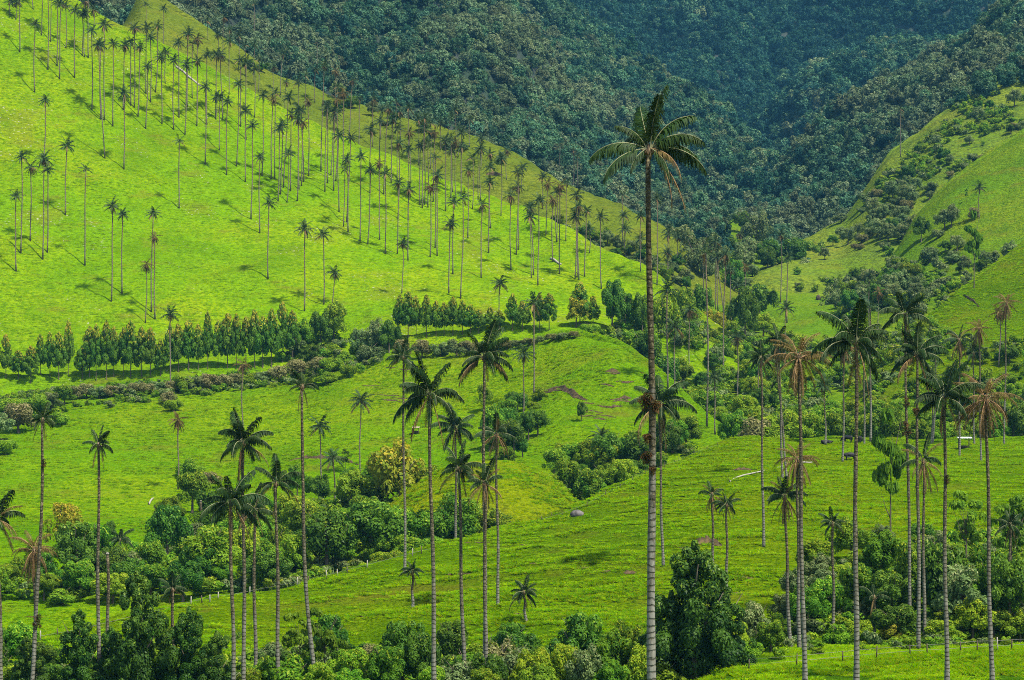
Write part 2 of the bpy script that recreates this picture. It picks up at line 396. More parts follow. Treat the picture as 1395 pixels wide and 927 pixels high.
L['spur'] = Hill('grassy_spur', [
    ('z', 222, -24), ('y', 232, [(-500, 905), (0, 902), (250, 897), (400, 905), (700, 897), (900, 890), (1000, 885), (1200, 880), (1395, 868), (1900, 860)]),
    ('y', [(-500, 242), (0, 243), (250, 250), (600, 262), (900, 270), (1395, 275), (1900, 275)], [(-500, 900), (0, 890), (110, 878), (230, 862), (400, 850), (600, 815), (785, 790), (900, 775), (1000, 765), (1200, 765), (1395, 765), (1900, 765)]),
    ('y', [(-500, 250), (0, 250), (250, 260), (600, 285), (785, 305), (900, 325), (1000, 335), (1395, 345), (1900, 345)], [(-500, 900), (0, 885), (110, 868), (230, 843), (400, 820), (600, 777), (785, 732), (900, 690), (1000, 668), (1150, 665), (1395, 668), (1900, 668)]),
    ('y', [(-500, 262), (0, 260), (230, 270), (400, 285), (600, 310), (785, 340), (850, 355), (900, 375), (1000, 410), (1100, 430), (1395, 440), (1900, 440)],
     [(-500, 900), (0, 881), (110, 861), (230, 831), (400, 800), (600, 747), (700, 722), (785, 695), (850, 662), (900, 637), (1000, 603), (1100, 601), (1250, 602), (1395, 600), (1900, 596)]),
    ('off', 14, -1.8), ('off', 45, -14)], M['near_grass'], step=3, sub=40, amp=(0.8, 0.45, 0.75), seed=11)
L['mound'] = Hill('grassy_mound', [
    ('z', 340, -20), ('y', 352, [(300, 900), (430, 800), (850, 790), (950, 850)]),
    ('y', 376, [(250, 960), (430, 790), (500, 750), (560, 705), (640, 680), (700, 680), (745, 690), (775, 705), (800, 730), (850, 790), (1000, 960)]),
    ('y', 397, [(250, 950), (430, 760), (500, 715), (560, 665), (600, 643), (640, 633), (700, 632), (745, 650), (775, 674), (800, 705), (850, 760), (1000, 950)]),
    ('off', 10, -1.5), ('off', 25, -16)], M['mound_grass'], px0=250, px1=1000, step=4, sub=18, amp=(0.6, 0.25, 0.35), seed=17)
L['left'] = Hill('left_pasture', [
    ('z', 285, -24), ('y', 335, [(-500, 815), (0, 812), (300, 815), (560, 800), (700, 790), (900, 780), (1100, 780), (1900, 820)]),
    ('y', [(-500, 430), (300, 430), (560, 440), (700, 455), (850, 440), (990, 440), (1900, 430)], [(-500, 690), (0, 690), (300, 700), (560, 672), (700, 630), (800, 640), (900, 645), (990, 655), (1100, 690), (1900, 800)]),
    ('y', [(-500, 520), (560, 520), (700, 516), (850, 485), (990, 462), (1900, 450)], [(-500, 610), (0, 602), (300, 602), (560, 572), (640, 568), (700, 556), (770, 550), (850, 572), (900, 600), (990, 622), (1100, 670), (1900, 800)]),
    ('y', [(-500, 600), (300, 602), (540, 592), (700, 575), (770, 562), (880, 525), (990, 485), (1100, 470), (1900, 460)],
     [(-500, 560), (0, 548), (100, 536), (200, 525), (300, 519), (400, 517), (470, 500), (540, 487), (620, 482), (700, 474), (770, 457), (820, 463), (850, 478), (880, 500), (940, 545), (990, 585), (1040, 625), (1150, 680), (1900, 800)]),
    ('off', 10, -0.6), ('off', 35, -14)], M['left_grass'], step=4, sub=26, amp=(1.8, 0.6, 0.9), seed=23)
E_RIDGE = [(-500, -420), (-200, -190), (0, -45), (60, -8), (85, 5), (150, 39), (198, 58), (234, 76), (263, 90), (296, 104), (350, 136), (380, 155), (420, 177), (450, 188), (530, 221), (570, 241), (603, 251), (635, 262), (671, 273), (706, 284), (734, 297), (758, 308), (784, 321), (812, 336), (841, 349), (894, 374), (914, 388), (960, 425), (1000, 455), (1100, 520), (1900, 800)]
E_RD = [(-500, 850), (0, 850), (300, 850), (420, 840), (570, 815), (700, 785), (840, 735), (914, 705), (1000, 690), (1900, 650)]
L['hill'] = Hill('palm_hillside', [
    ('y', 598, [(-500, 580), (0, 565), (300, 535), (400, 530), (540, 500), (700, 486), (790, 470), (850, 520), (1000, 570), (1900, 800)]),
    ('y', 618, [(-500, 527), (0, 520), (150, 516), (300, 502), (400, 497), (480, 482), (545, 459), (640, 454), (760, 449), (800, 447), (850, 452), (900, 457), (1000, 490), (1900, 800)]),
    ('y', 690, [(-500, 330), (0, 330), (200, 350), (400, 360), (560, 372), (700, 390), (800, 405), (850, 415), (900, 425), (1000, 470), (1900, 800)]),
    ('y', [(-500, 770), (400, 760), (700, 740), (900, 698), (1000, 685), (1900, 640)], [(-500, 100), (0, 160), (150, 190), (300, 235), (420, 270), (560, 310), (700, 345), (800, 375), (860, 393), (914, 410), (1000, 465), (1900, 800)]),
    ('y', E_RD, E_RIDGE), ('off', 16, -5), ('off', 60, -45)], M['hill_grass'], step=4, sub=26, amp=(4.0, 0.8, 1.2), seed=31, sm=16)
F_RIDGE = [(-500, 200), (120, 75), (150, 60), (175, 25), (188, -2), (198, -8), (212, -3), (220, 1), (234, 13), (253, 24), (270, 36), (289, 47), (305, 57), (321, 68), (340, 85), (358, 100), (373, 107), (420, 120), (441, 131), (470, 141), (493, 147.5), (542, 161), (598, 177), (643, 190), (669, 200), (708, 218), (738, 234), (757, 247), (798, 265), (846, 281), (866, 295), (900, 312), (925, 338), (949, 360), (1000, 400), (1100, 470), (1900, 800)]
def foff(pts, k): return [(a, b + k) for a, b in pts]
L['rear'] = Hill('rear_hillside', [
    ('y', foff(E_RD, 30), foff(E_RIDGE, 75)), ('y', foff(E_RD, 70), foff(E_RIDGE, 10)),
    ('y', [(-500, 1020), (200, 1000), (450, 960), (700, 910), (880, 860), (1000, 830), (1900, 800)], F_RIDGE),
    ('off', 16, -5), ('off', 60, -45)], M['rear_grass'], px0=-100, px1=1300, step=5, sub=22, amp=(2.5, 0.8, 1.0), seed=41, sm=14)
CREST = {}
def ravines(amp, wl, seed):
    def crest(X, D):
        u = X / wl + 0.9 * fbm(X / 260, D / 260, seed + 3, 2)
        return np.abs(fbm(u, D / (wl * 3.2), seed, 3)) * 2
    def w(X, D, Z):
        u = X / wl + 0.9 * fbm(X / 260, D / 260, seed + 3, 2)
        r = np.abs(fbm(u, D / (wl * 3.2), seed, 3)) * 2
        k = np.clip((D - D.min(axis=0)) / 250, 0, 1)
        return amp * (r - 0.45) * k
    CREST[seed] = crest
    return w
L['mountain_left'] = Hill('forest_mountain', [
    ('y', 1010, [(-500, 300), (150, 200), (220, 150), (450, 250), (700, 330), (880, 380), (1000, 410), (1100, 450), (1900, 800)]),
    ('y', [(-500, 1060), (700, 1060), (1000, 1060), (1900, 1040)], [(-500, 150), (150, 110), (220, 80), (450, 195), (700, 285), (800, 305), (880, 340), (1000, 360), (1100, 420), (1900, 800)]),
    ('y', [(-500, 1280), (600, 1260), (840, 1180), (1000, 1110), (1900, 1100)], [(-500, -80), (200, -30), (400, 30), (600, 90), (735, 190), (840, 262), (900, 292), (960, 312), (1010, 325), (1100, 400), (1900, 800)]),
    ('y', [(-500, 1500), (600, 1450), (700, 1400), (840, 1280), (1010, 1170), (1900, 1150)], [(-500, -300), (400, -200), (600, -60), (650, 0), (700, 45), (735, 105), (790, 165), (840, 213), (900, 252), (960, 282), (1010, 303), (1050, 332), (1100, 400), (1900, 800)]),
    ('off', 25, -12), ('off', 120, -140)], M['mountain'], step=8, sub=14, amp=(9, 2.0, 0), seed=51, warp=ravines(62, 200, 60), sm=14)
L['mountain_mid'] = Hill('forest_ridge', [
    ('y', 1330, [(300, 350), (840, 330), (1010, 340), (1110, 390), (1900, 500)]),
    ('y', [(300, 1700), (840, 1560), (1034, 1420), (1900, 1380)], [(300, 120), (740, 100), (840, 165), (961, 225), (1034, 260), (1110, 330), (1900, 450)]),
    ('y', [(300, 2000), (740, 1920), (900, 1750), (1034, 1560), (1110, 1460), (1900, 1420)], [(300, -300), (600, -140), (740, -40), (767, 0), (840, 77), (900, 118), (961, 160), (1034, 214), (1070, 252), (1110, 310), (1200, 400), (1900, 500)]),
    ('off', 30, -15), ('off', 140, -170)], M['mountain'], px0=300, px1=1500, step=8, sub=20, amp=(10, 2.5, 0), seed=71, warp=ravines(64, 210, 80), sm=14)
L['mountain_far'] = Hill('far_mountain', [
    ('y', 1700, [(-500, 330), (1000, 330), (1900, 330)]), ('y', 1950, [(-500, 190), (900, 200), (1000, 230), (1060, 235), (1200, 170), (1900, 60)]),
    ('y', 2350, [(-500, -40), (800, 20), (950, 60), (1060, 90), (1200, 20), (1900, -120)]), ('y', 2800, [(-500, -330), (1000, -230), (1900, -400)]),
    ('y', 3100, [(-500, -520), (1000, -420), (1900, -600)]), ('off', 60, -20), ('off', 300, -300)], M['mountain'], step=10, sub=16, amp=(14, 3, 0), seed=91, warp=ravines(100, 280, 95))
L['mountain_right'] = Hill('forest_slope', [
    ('y', 1120, [(800, 520), (900, 440), (1010, 345), (1100, 350), (1200, 300), (1300, 210), (1395, 150), (1900, 60)]),
    ('y', [(800, 1230), (1010, 1240), (1395, 1300), (1900, 1330)], [(800, 500), (900, 420), (1010, 318), (1040, 295), (1100, 255), (1200, 190), (1300, 110), (1395, 45), (1900, -150)]),
    ('y', [(800, 1330), (1010, 1350), (1395, 1480), (1900, 1550)], [(800, 500), (900, 420), (1000, 310), (1012, 296), (1040, 266), (1100, 208), (1200, 138), (1300, 62), (1395, -10), (1900, -330)]),
    ('off', 30, -14), ('off', 120, -120)], M['mountain'], px0=800, px1=1900, step=8, sub=18, amp=(8, 2.0, 0), seed=101, warp=ravines(30, 150, 104), sm=14)
L['slope'] = Hill('scrub_hillside', [
    ('y', 830, [(900, 500), (1060, 440), (1150, 430), (1250, 420), (1395, 380), (1900, 330)]),
    ('y', 870, [(900, 470), (1030, 385), (1060, 378), (1150, 385), (1250, 372), (1395, 325), (1900, 250)]),
    ('y', [(900, 950), (1150, 950), (1395, 1010), (1900, 1060)], [(900, 455), (1030, 368), (1083, 348), (1150, 335), (1210, 285), (1284, 235), (1395, 180), (1900, 20)]),
    ('y', [(900, 1010), (1150, 1050), (1395, 1150), (1900, 1230)], [(900, 450), (1000, 385), (1030, 362), (1060, 346), (1083, 335), (1120, 318), (1150, 303), (1180, 258), (1210, 214), (1251, 184), (1284, 157), (1317, 134), (1395, 86), (1900, -150)]),
    ('off', 20, -8), ('off', 70, -50)], M['slope_grass'], px0=900, step=5, sub=22, amp=(3, 0.9, 0.1), seed=111, sm=14)
L['bright'] = Hill('bright_hillside', [
    ('y', 690, [(1050, 520), (1250, 470), (1395, 440), (1900, 380)]), ('y', 730, [(1050, 500), (1180, 430), (1250, 410), (1395, 370), (1900, 280)]),
    ('y', [(1050, 790), (1395, 810), (1900, 840)], [(1050, 480), (1180, 408), (1220, 370), (1264, 335), (1334, 290), (1395, 260), (1900, 60)]),
    ('y', [(1050, 830), (1180, 840), (1395, 900), (1900, 950)], [(1050, 480), (1180, 398), (1220, 345), (1247, 297), (1264, 281), (1297, 247), (1334, 220), (1371, 197), (1395, 180), (1900, -60)]),
    ('off', 16, -5), ('off', 60, -40)], M['valley_grass'], px0=1050, step=5, sub=22, amp=(2, 0.7, 0.1), seed=121, sm=14)
L['knoll'] = Hill('right_hillside', [
    ('y', 500, [(1100, 640), (1250, 590), (1395, 560), (1900, 540)]), ('y', 530, [(1100, 600), (1180, 530), (1250, 510), (1395, 490), (1900, 440)]),
    ('y', [(1100, 570), (1395, 600), (1900, 620)], [(1100, 580), (1180, 500), (1230, 475), (1264, 462), (1304, 445), (1395, 410), (1900, 260)]),
    ('y', [(1100, 600), (1230, 610), (1395, 680), (1900, 720)], [(1100, 570), (1180, 490), (1230, 455), (1264, 432), (1304, 400), (1351, 367), (1395, 337), (1900, 100)]),
    ('off', 12, -4), ('off', 50, -35)], M['near_grass'], px0=1100, step=5, sub=22, amp=(1.6, 0.8, 0.15), seed=131, sm=14)
L['valley'] = Hill('valley_floor', [
    ('y', 420, [(600, 760), (900, 720), (1000, 680), (1395, 660), (1900, 660)]),
    ('y', 455, [(600, 700), (900, 670), (1000, 626), (1395, 613), (1900, 610)]),
    ('y', 520, [(600, 620), (850, 600), (990, 565), (1100, 560), (1250, 560), (1395, 540), (1900, 540)]),
    ('y', 620, [(600, 540), (850, 505), (990, 500), (1100, 500), (1250, 500), (1395, 480), (1900, 480)]),
    ('y', 760, [(600, 480), (850, 440), (950, 425), (1040, 442), (1150, 432), (1250, 445), (1900, 440)]),
    ('y', 900, [(600, 420), (850, 380), (950, 370), (1040, 378), (1100, 392), (1170, 402), (1900, 410)]),
    ('y', 1050, [(600, 360), (850, 330), (950, 325), (1000, 318), (1080, 350), (1150, 385), (1900, 390)]),
    ('y', 1180, [(600, 300), (850, 300), (1000, 301), (1050, 330), (1100, 350), (1900, 380)]),
    ('off', 20, -5), ('off', 60, -40)], M['valley_grass'], px0=600, step=5, sub=16, amp=(4.5, 1.0, 0.1), seed=141)

# ------------------------------------------------------------------ foliage meshes
def leaf_cloud(centres, radii, n, size, seed, up=0.35, tint_fn=None, squash=1.0, aspect=0.55, jit=0.62, shell=0.76):
    """n small pointed leaves over the outside of many lobes; returns verts, quads, tints"""
    r = np.random.default_rng(seed)
    centres = np.asarray(centres, float); radii = np.asarray(radii, float)
    w = radii ** 1.6; k = r.choice(len(centres), n, p=w / w.sum())
    d = r.normal(size=(n, 3)); d[:, 2] += up; d /= np.linalg.norm(d, axis=1)[:, None]
    rad = radii[k] * (shell + (1 - shell) * 1.25 * r.random(n))
    pos = centres[k] + d * rad[:, None] * np.array([1, 1, squash])
    nrm = d + r.normal(size=(n, 3)) * jit * 0.6; nrm[:, 2] += 0.35; nrm /= np.linalg.norm(nrm, axis=1)[:, None]
    a = np.cross(nrm, r.normal(size=(n, 3))); a /= np.linalg.norm(a, axis=1)[:, None] + 1e-9
    a[:, 2] -= 0.08
    b = np.cross(nrm, a)
    s = size * (0.6 + 0.8 * r.random(n))[:, None]
    V = np.stack([pos - a * s * 0.5, pos + b * s * aspect * 0.5 - a * s * 0.05 + nrm * s * 0.08, pos + a * s * 0.55, pos - b * s * aspect * 0.5 - a * s * 0.05 + nrm * s * 0.08], 1).reshape(-1, 3)
    Q = np.arange(n * 4).reshape(n, 4)
    lob = r.random(len(centres)) * 0.55
    t = np.clip(lob[k] + 0.45 * r.random(n), 0, 1)
    if tint_fn is not None: t = tint_fn(pos, t, r, k)
    return V, Q, t

def branchy_trunk(h, r0, seed, nb=5, lean=0.15, zb=0.45, spread=0.35):
    r = random.Random(seed); mb = MB()
    lx, ly = r.uniform(-lean, lean) * h * 0.3, r.uniform(-lean, lean) * h * 0.3
    pts = [(lx * t * t, ly * t * t, h * t) for t in (-0.08, 0.0, 0.12, 0.3, 0.5, 0.7, 0.88)]
    mb.tube(pts, [r0 * 1.6, r0 * 1.35, r0, r0 * 0.86, r0 * 0.68, r0 * 0.45, r0 * 0.2], 7)
    for i in range(nb):
        z = h * r.uniform(zb, 0.8); a = r.uniform(0, 6.28); ln = h * spread * r.uniform(0.6, 1.1)
        t = z / h; p0 = np.array((lx * t * t, ly * t * t, z)); dr = np.array((math.cos(a), math.sin(a), r.uniform(0.5, 1.0)))
        mb.tube([p0, p0 + dr * ln * 0.5, p0 + dr * ln + np.array((0, 0, ln * 0.2))], [r0 * 0.42, r0 * 0.26, r0 * 0.08], 5)
    return mb.mesh('trunk', [M['bark']], True)

def young_top(z0, z1, p=0.7):
    def f(pos, t, r, k):
        q = np.clip((pos[:, 2] - z0) / (z1 - z0), 0, 1)
        return np.where(r.random(len(t)) < q * p, 2.0, t)
    return f

TREE = {}      # kind -> list of (crown mesh, trunk mesh), built for a unit tree: height 1 (z), half width 0.5
def lobes(kind, r):
    C = []; R = []
    if kind in ('broad', 'bright', 'dark', 'grey', 'gold', 'forest'):
        nl = r.integers(34, 48); sk = r.uniform(-0.10, 0.10, 2)
        bump = r.uniform(0.75, 1.2, 7)
        for i in range(nl):
            a = r.uniform(0, 6.283); e = r.uniform(-0.45, 1.0); q = r.uniform(0.45, 1.0) * bump[int(a / 6.284 * 7)]
            rr = 0.41 * q * math.sqrt(max(0.05, 1 - max(e, 0) ** 2 * 0.9))
            C.append((rr * math.cos(a) + sk[0] * e, rr * math.sin(a) + sk[1] * e, 0.48 + 0.38 * e * (0.65 + 0.35 * q))); R.append(r.uniform(0.065, 0.135))
        C.append((0, 0, 0.50)); R.append(0.22)
    elif kind == 'row':
        for i in range(30):
            t = (i + r.random()) / 30; a = i * 2.4 + r.uniform(-0.5, 0.5)
            prof = 0.42 * (min(1.0, 0.45 + 2.2 * t) if t < 0.25 else (1 - (t - 0.25) / 0.78) ** 0.75)
            rr = prof * r.uniform(0.55, 0.95)
            C.append((rr * math.cos(a), rr * math.sin(a), 0.30 + 0.64 * t)); R.append(r.uniform(0.085, 0.15) * (1.1 - 0.5 * t))
        C.append((0, 0, 0.5)); R.append(0.16); C.append((0, 0, 0.7)); R.append(0.12); C.append((0, 0, 0.95)); R.append(0.05)
    elif kind == 'conifer':
        for i in range(60):
            t = r.random() ** 0.9; a = r.uniform(0, 6.283); rr = 0.47 * (1 - t) ** 0.5 * r.uniform(0.55, 1.0)
            C.append((rr * math.cos(a), rr * math.sin(a), 0.06 + 0.88 * t)); R.append(r.uniform(0.055, 0.10) * (1.15 - 0.65 * t))
        for q in range(6): C.append((0, 0, 0.2 + q * 0.13)); R.append(0.17 * (1 - q * 0.14))
        for q in range(5): C.append((r.uniform(-.02, .02), r.uniform(-.02, .02), 0.80 + 0.04 * q)); R.append(0.075 - 0.011 * q)
    elif kind == 'shrub':
        for i in range(16):
            a = r.uniform(0, 6.283); q = r.random() ** 0.6; e = r.uniform(0.1, 1)
            C.append((0.36 * q * math.cos(a), 0.36 * q * math.sin(a), 0.18 + 0.55 * e * (1 - 0.5 * q * q))); R.append(r.uniform(0.11, 0.2))
    elif kind == 'open':
        for i in range(9):
            a = r.uniform(0, 6.283); t = r.uniform(0.42, 0.95); rr = 0.40 * r.uniform(0.3, 1) * (1.15 - 0.55 * t)
            for j in range(4): C.append((rr * math.cos(a) + r.uniform(-.12, .12), rr * math.sin(a) + r.uniform(-.12, .12), t + r.uniform(-.02, .02))); R.append(r.uniform(0.06, 0.10))
    return C, R

def build_trees(kind, mat, nvar, n, size, tint_fn=None, trunk=(0.03, 5, 0.45), shape=None, **kw):
    TREE[kind] = []
    for v in range(nvar):
        r = np.random.default_rng(abs(hash_s(kind)) % 10000 + v * 37)
        C, R = lobes(shape or kind, r)
        V, Q, t = leaf_cloud(C, R, n, size, 500 + v + hash_s(kind) % 97, tint_fn=tint_fn, **kw)
        cm = mesh_np(kind + '_crown', V, Q, [mat], False, t)
        tm = branchy_trunk(0.8, trunk[0], v + 3, trunk[1], zb=trunk[2])
        TREE[kind].append((cm, tm))
def hash_s(s):
    h = 0
    for ch in s: h = (h * 31 + ord(ch)) % 1000003
    return h

build_trees('broad', M['leaf_broad'], 6, 8500, 0.044, young_top(0.55, 1.1, 0.35))
build_trees('bright', M['leaf_bright'], 4, 8200, 0.044, young_top(0.4, 1.0, 0.5))
build_trees('dark', M['leaf_dark'], 4, 8800, 0.043, young_top(0.6, 1.2, 0.3))
build_trees('grey', M['leaf_grey'], 4, 5200, 0.046, young_top(0.5, 1.1, 0.3))
build_trees('gold', M['leaf_gold'], 3, 3200, 0.058, young_top(0.45, 0.95, 0.6))
build_trees('row', M['leaf_row'], 8, 3400, 0.056, young_top(0.62, 1.02, 0.7), (0.02, 4, 0.5), squash=0.62, jit=0.5)
build_trees('conifer', M['leaf_conifer'], 4, 26000, 0.026, young_top(0.4, 1.2, 0.3), (0.03, 4, 0.3))
build_trees('shrub', M['leaf_bright'], 4, 4200, 0.062, young_top(0.4, 1.0, 0.4), (0.03, 6, 0.2))
build_trees('dry', M['leaf_dry'], 4, 3600, 0.055, young_top(0.4, 0.9, 0.5), (0.03, 6, 0.2), shape='shrub')
build_trees('scrub', M['leaf_grey'], 4, 3600, 0.062, young_top(0.4, 1.0, 0.3), (0.03, 6, 0.2), shape='shrub')
build_trees('open', M['leaf_broad'], 4, 2200, 0.060, None, (0.022, 9, 0.3), squash=0.4)

LABELS = {}
ONES = 'zero one two three four five six seven eight nine ten eleven twelve thirteen fourteen fifteen sixteen seventeen eighteen nineteen'.split()
TENS = ' ten twenty thirty forty fifty sixty seventy eighty ninety'.split(' ')
def words_of(n):
    n = int(n)
    if n < 20: return ONES[n]
    if n >= 100: return 'hundred'
    return TENS[n // 10] + ('-' + ONES[n % 10] if n % 10 else '')
def uniq(lead, px, py):
    """a label that ends in the thing's place in the photo, spelled out"""
    px = max(4, min(1391, px)) / 13.95; py = max(4, min(922, py)) / 9.27
    for dx, dy in ((0, 0), (0, 1), (1, 0), (0, -1), (-1, 0), (1, 1), (-1, -1), (1, -1), (-1, 1), (2, 0), (0, 2), (-2, 0), (0, -2), (2, 1), (1, 2), (-2, -1), (2, 2), (0, 3), (0, -3), (3, 0), (-3, 0)):
        lab = f'{lead}, {words_of(max(0, round(px) + dx))} percent across, {words_of(max(0, round(py) + dy))} down'
        if lab not in LABELS: break
    LABELS[lab] = 1
    return lab

TWORDS = {'broad': ('broadleaf_tree', 'tree', 'rounded green tree'), 'bright': ('leafy_tree', 'tree', 'light yellow-green tree'), 'dark': ('evergreen_tree', 'tree', 'dark green tree'),
          'grey': ('scrub_tree', 'tree', 'dull grey-green tree'), 'gold': ('flowering_tree', 'tree', 'golden yellow tree'), 'row': ('plantation_tree', 'tree', 'slim row tree'),
          'conifer': ('conifer_tree', 'tree', 'cone-shaped evergreen'), 'shrub': ('leafy_bush', 'bush', 'low green bush'), 'dry': ('dry_bush', 'bush', 'dry brown bush'), 'scrub': ('leafy_bush', 'bush', 'grey-green bush'),
          'open': ('open_tree', 'tree', 'thin open tree')}
NTREE = [0]
def plant(kind, p, width, height, place, group=None, var=None, lead=None, sink=0.02):
    name, cat, words_ = TWORDS[kind]
    v = RND.randrange(len(TREE[kind])) if var is None else var
    cm, tm = TREE[kind][v]
    root = empty(name, (p.x, p.y, p.z - sink * height))
    root.scale = (width, width, height); root.rotation_euler.z = RND.uniform(0, 6.28)
    px = CX + F * p.x / p.y; py = HY - F * (p.z + 0.55 * height) / p.y
    tag(root, uniq((lead or words_) + ' ' + place, px, py), cat, group)
    link('crown', cm, root); link('trunk', tm, root)
    NTREE[0] += 1
    return root
def plant_px(kind, layer, px, base_y, w_px, h_px, place, group=None, dist=None, **k):
    p = L[layer].at(px, dist) if dist else L[layer].hit(px, base_y)
    top = HY - base_y + h_px                                   # the top keeps its row even where the base is hidden
    h = max((top / F * p.y) - p.z, 1.0)
    return plant(kind, p, w_px * p.y / F, h, place, group, **k)

def in_poly(x, y, poly):
    c = False; j = len(poly) - 1
    for i in range(len(poly)):
        xi, yi = poly[i]; xj, yj = poly[j]
        if (yi > y) != (yj > y) and x < (xj - xi) * (y - yi) / (yj - yi) + xi: c = not c
        j = i
    return c
def thicket(layer, poly, n, kinds, wid, asp, place, group, seed, gap=0.55):
    r = random.Random(seed); xs = [p[0] for p in poly]; ys = [p[1] for p in poly]; done = []; tries = 0
    while len(done) < n and tries < n * 60:
        tries += 1
        x = r.uniform(min(xs), max(xs)); y = r.uniform(min(ys), max(ys))
        if not in_poly(x, y, poly): continue
        p = L[layer].hit(x, y); w = r.uniform(*wid)
        if any((p.x - q[0]) ** 2 + (p.y - q[1]) ** 2 < (gap * (w + q[2]) / 2) ** 2 for q in done): continue
        done.append((p.x, p.y, w)); kd = r.choice(kinds)
        a = asp * (0.72 if kd in ('shrub', 'dry', 'scrub') else 1.0)
        plant(kd, p, w, w * r.uniform(0.8, 1.2) * a, place, group)

def scatter_stuff(name, P, S, K, RZ, protos, label, cat):
    P = np.concatenate(P).astype(np.float32); S = np.concatenate(S).astype(np.float32); K = np.concatenate(K).astype(np.int32); RZ = np.concatenate(RZ).astype(np.float32)
    me = bpy.data.meshes.new(name); me.vertices.add(len(P)); me.vertices.foreach_set('co', P.ravel())
    a = me.attributes.new('scl', 'FLOAT_VECTOR', 'POINT'); a.data.foreach_set('vector', S.ravel())
    a = me.attributes.new('kind', 'INT', 'POINT'); a.data.foreach_set('value', K)
    R3 = np.zeros((len(P), 3), np.float32); R3[:, 2] = RZ
    a = me.attributes.new('rot', 'FLOAT_VECTOR', 'POINT'); a.data.foreach_set('vector', R3.ravel())
    me.update()
    o = link(name, me)
    tag(o, label, cat, None, 'stuff')
    ng = bpy.data.node_groups.new(name + '_scatter', 'GeometryNodeTree')
    ng.interface.new_socket('Geometry', in_out='INPUT', socket_type='NodeSocketGeometry')
    ng.interface.new_socket('Geometry', in_out='OUTPUT', socket_type='NodeSocketGeometry')
    gi = ng.nodes.new('NodeGroupInput'); go = ng.nodes.new('NodeGroupOutput')
    ci = ng.nodes.new('GeometryNodeCollectionInfo'); ci.inputs['Collection'].default_value = protos; ci.inputs['Separate Children'].default_value = True; ci.inputs['Reset Children'].default_value = True
    ip = ng.nodes.new('GeometryNodeInstanceOnPoints'); ip.inputs['Pick Instance'].default_value = True
    def na(name, t):
        x = ng.nodes.new('GeometryNodeInputNamedAttribute'); x.data_type = t; x.inputs['Name'].default_value = name
        return [s for s in x.outputs if s.enabled and s.name == 'Attribute'][0]
    ng.links.new(gi.outputs[0], ip.inputs['Points']); ng.links.new(ci.outputs[0], ip.inputs['Instance'])
    ng.links.new(na('kind', 'INT'), ip.inputs['Instance Index']); ng.links.new(na('rot', 'FLOAT_VECTOR'), ip.inputs['Rotation']); ng.links.new(na('scl', 'FLOAT_VECTOR'), ip.inputs['Scale'])
    ng.links.new(ip.outputs[0], go.inputs[0])
    md = o.modifiers.new('scatter', 'NODES'); md.node_group = ng

def hill_points(layer, per, weight, r, rect=(-60, 1460, -60, 940)):
    """random points over a hill side, evenly by area times weight(px, py, x, dist)"""
    h = L[layer]; X, D, Z = h.X, h.D, h.Z
    PX = (CX + F * X / D)[:-1, :-1]; PY = (HY - F * Z / D)[:-1, :-1]
    a = np.stack([X[:-1, :-1], D[:-1, :-1], Z[:-1, :-1]], -1); b_ = np.stack([X[:-1, 1:], D[:-1, 1:], Z[:-1, 1:]], -1); c_ = np.stack([X[1:, :-1], D[1:, :-1], Z[1:, :-1]], -1)
    area = np.linalg.norm(np.cross(b_ - a, c_ - a), axis=-1)
    ok = (PX > rect[0]) & (PX < rect[1]) & (PY > rect[2]) & (PY < rect[3]); ok[h.nridge + 6:] = False
    area = np.where(ok, area * weight(PX, PY, X[:-1, :-1], D[:-1, :-1]), 0)
    n = int(area.sum() / per)
    idx = r.choice(area.size, n, p=(area / area.sum()).ravel()); i, j = np.unravel_index(idx, area.shape)
    u, v = r.random(n), r.random(n)
    return a[i, j] + (b_[i, j] - a[i, j]) * u[:, None] + (c_[i, j] - a[i, j]) * v[:, None]

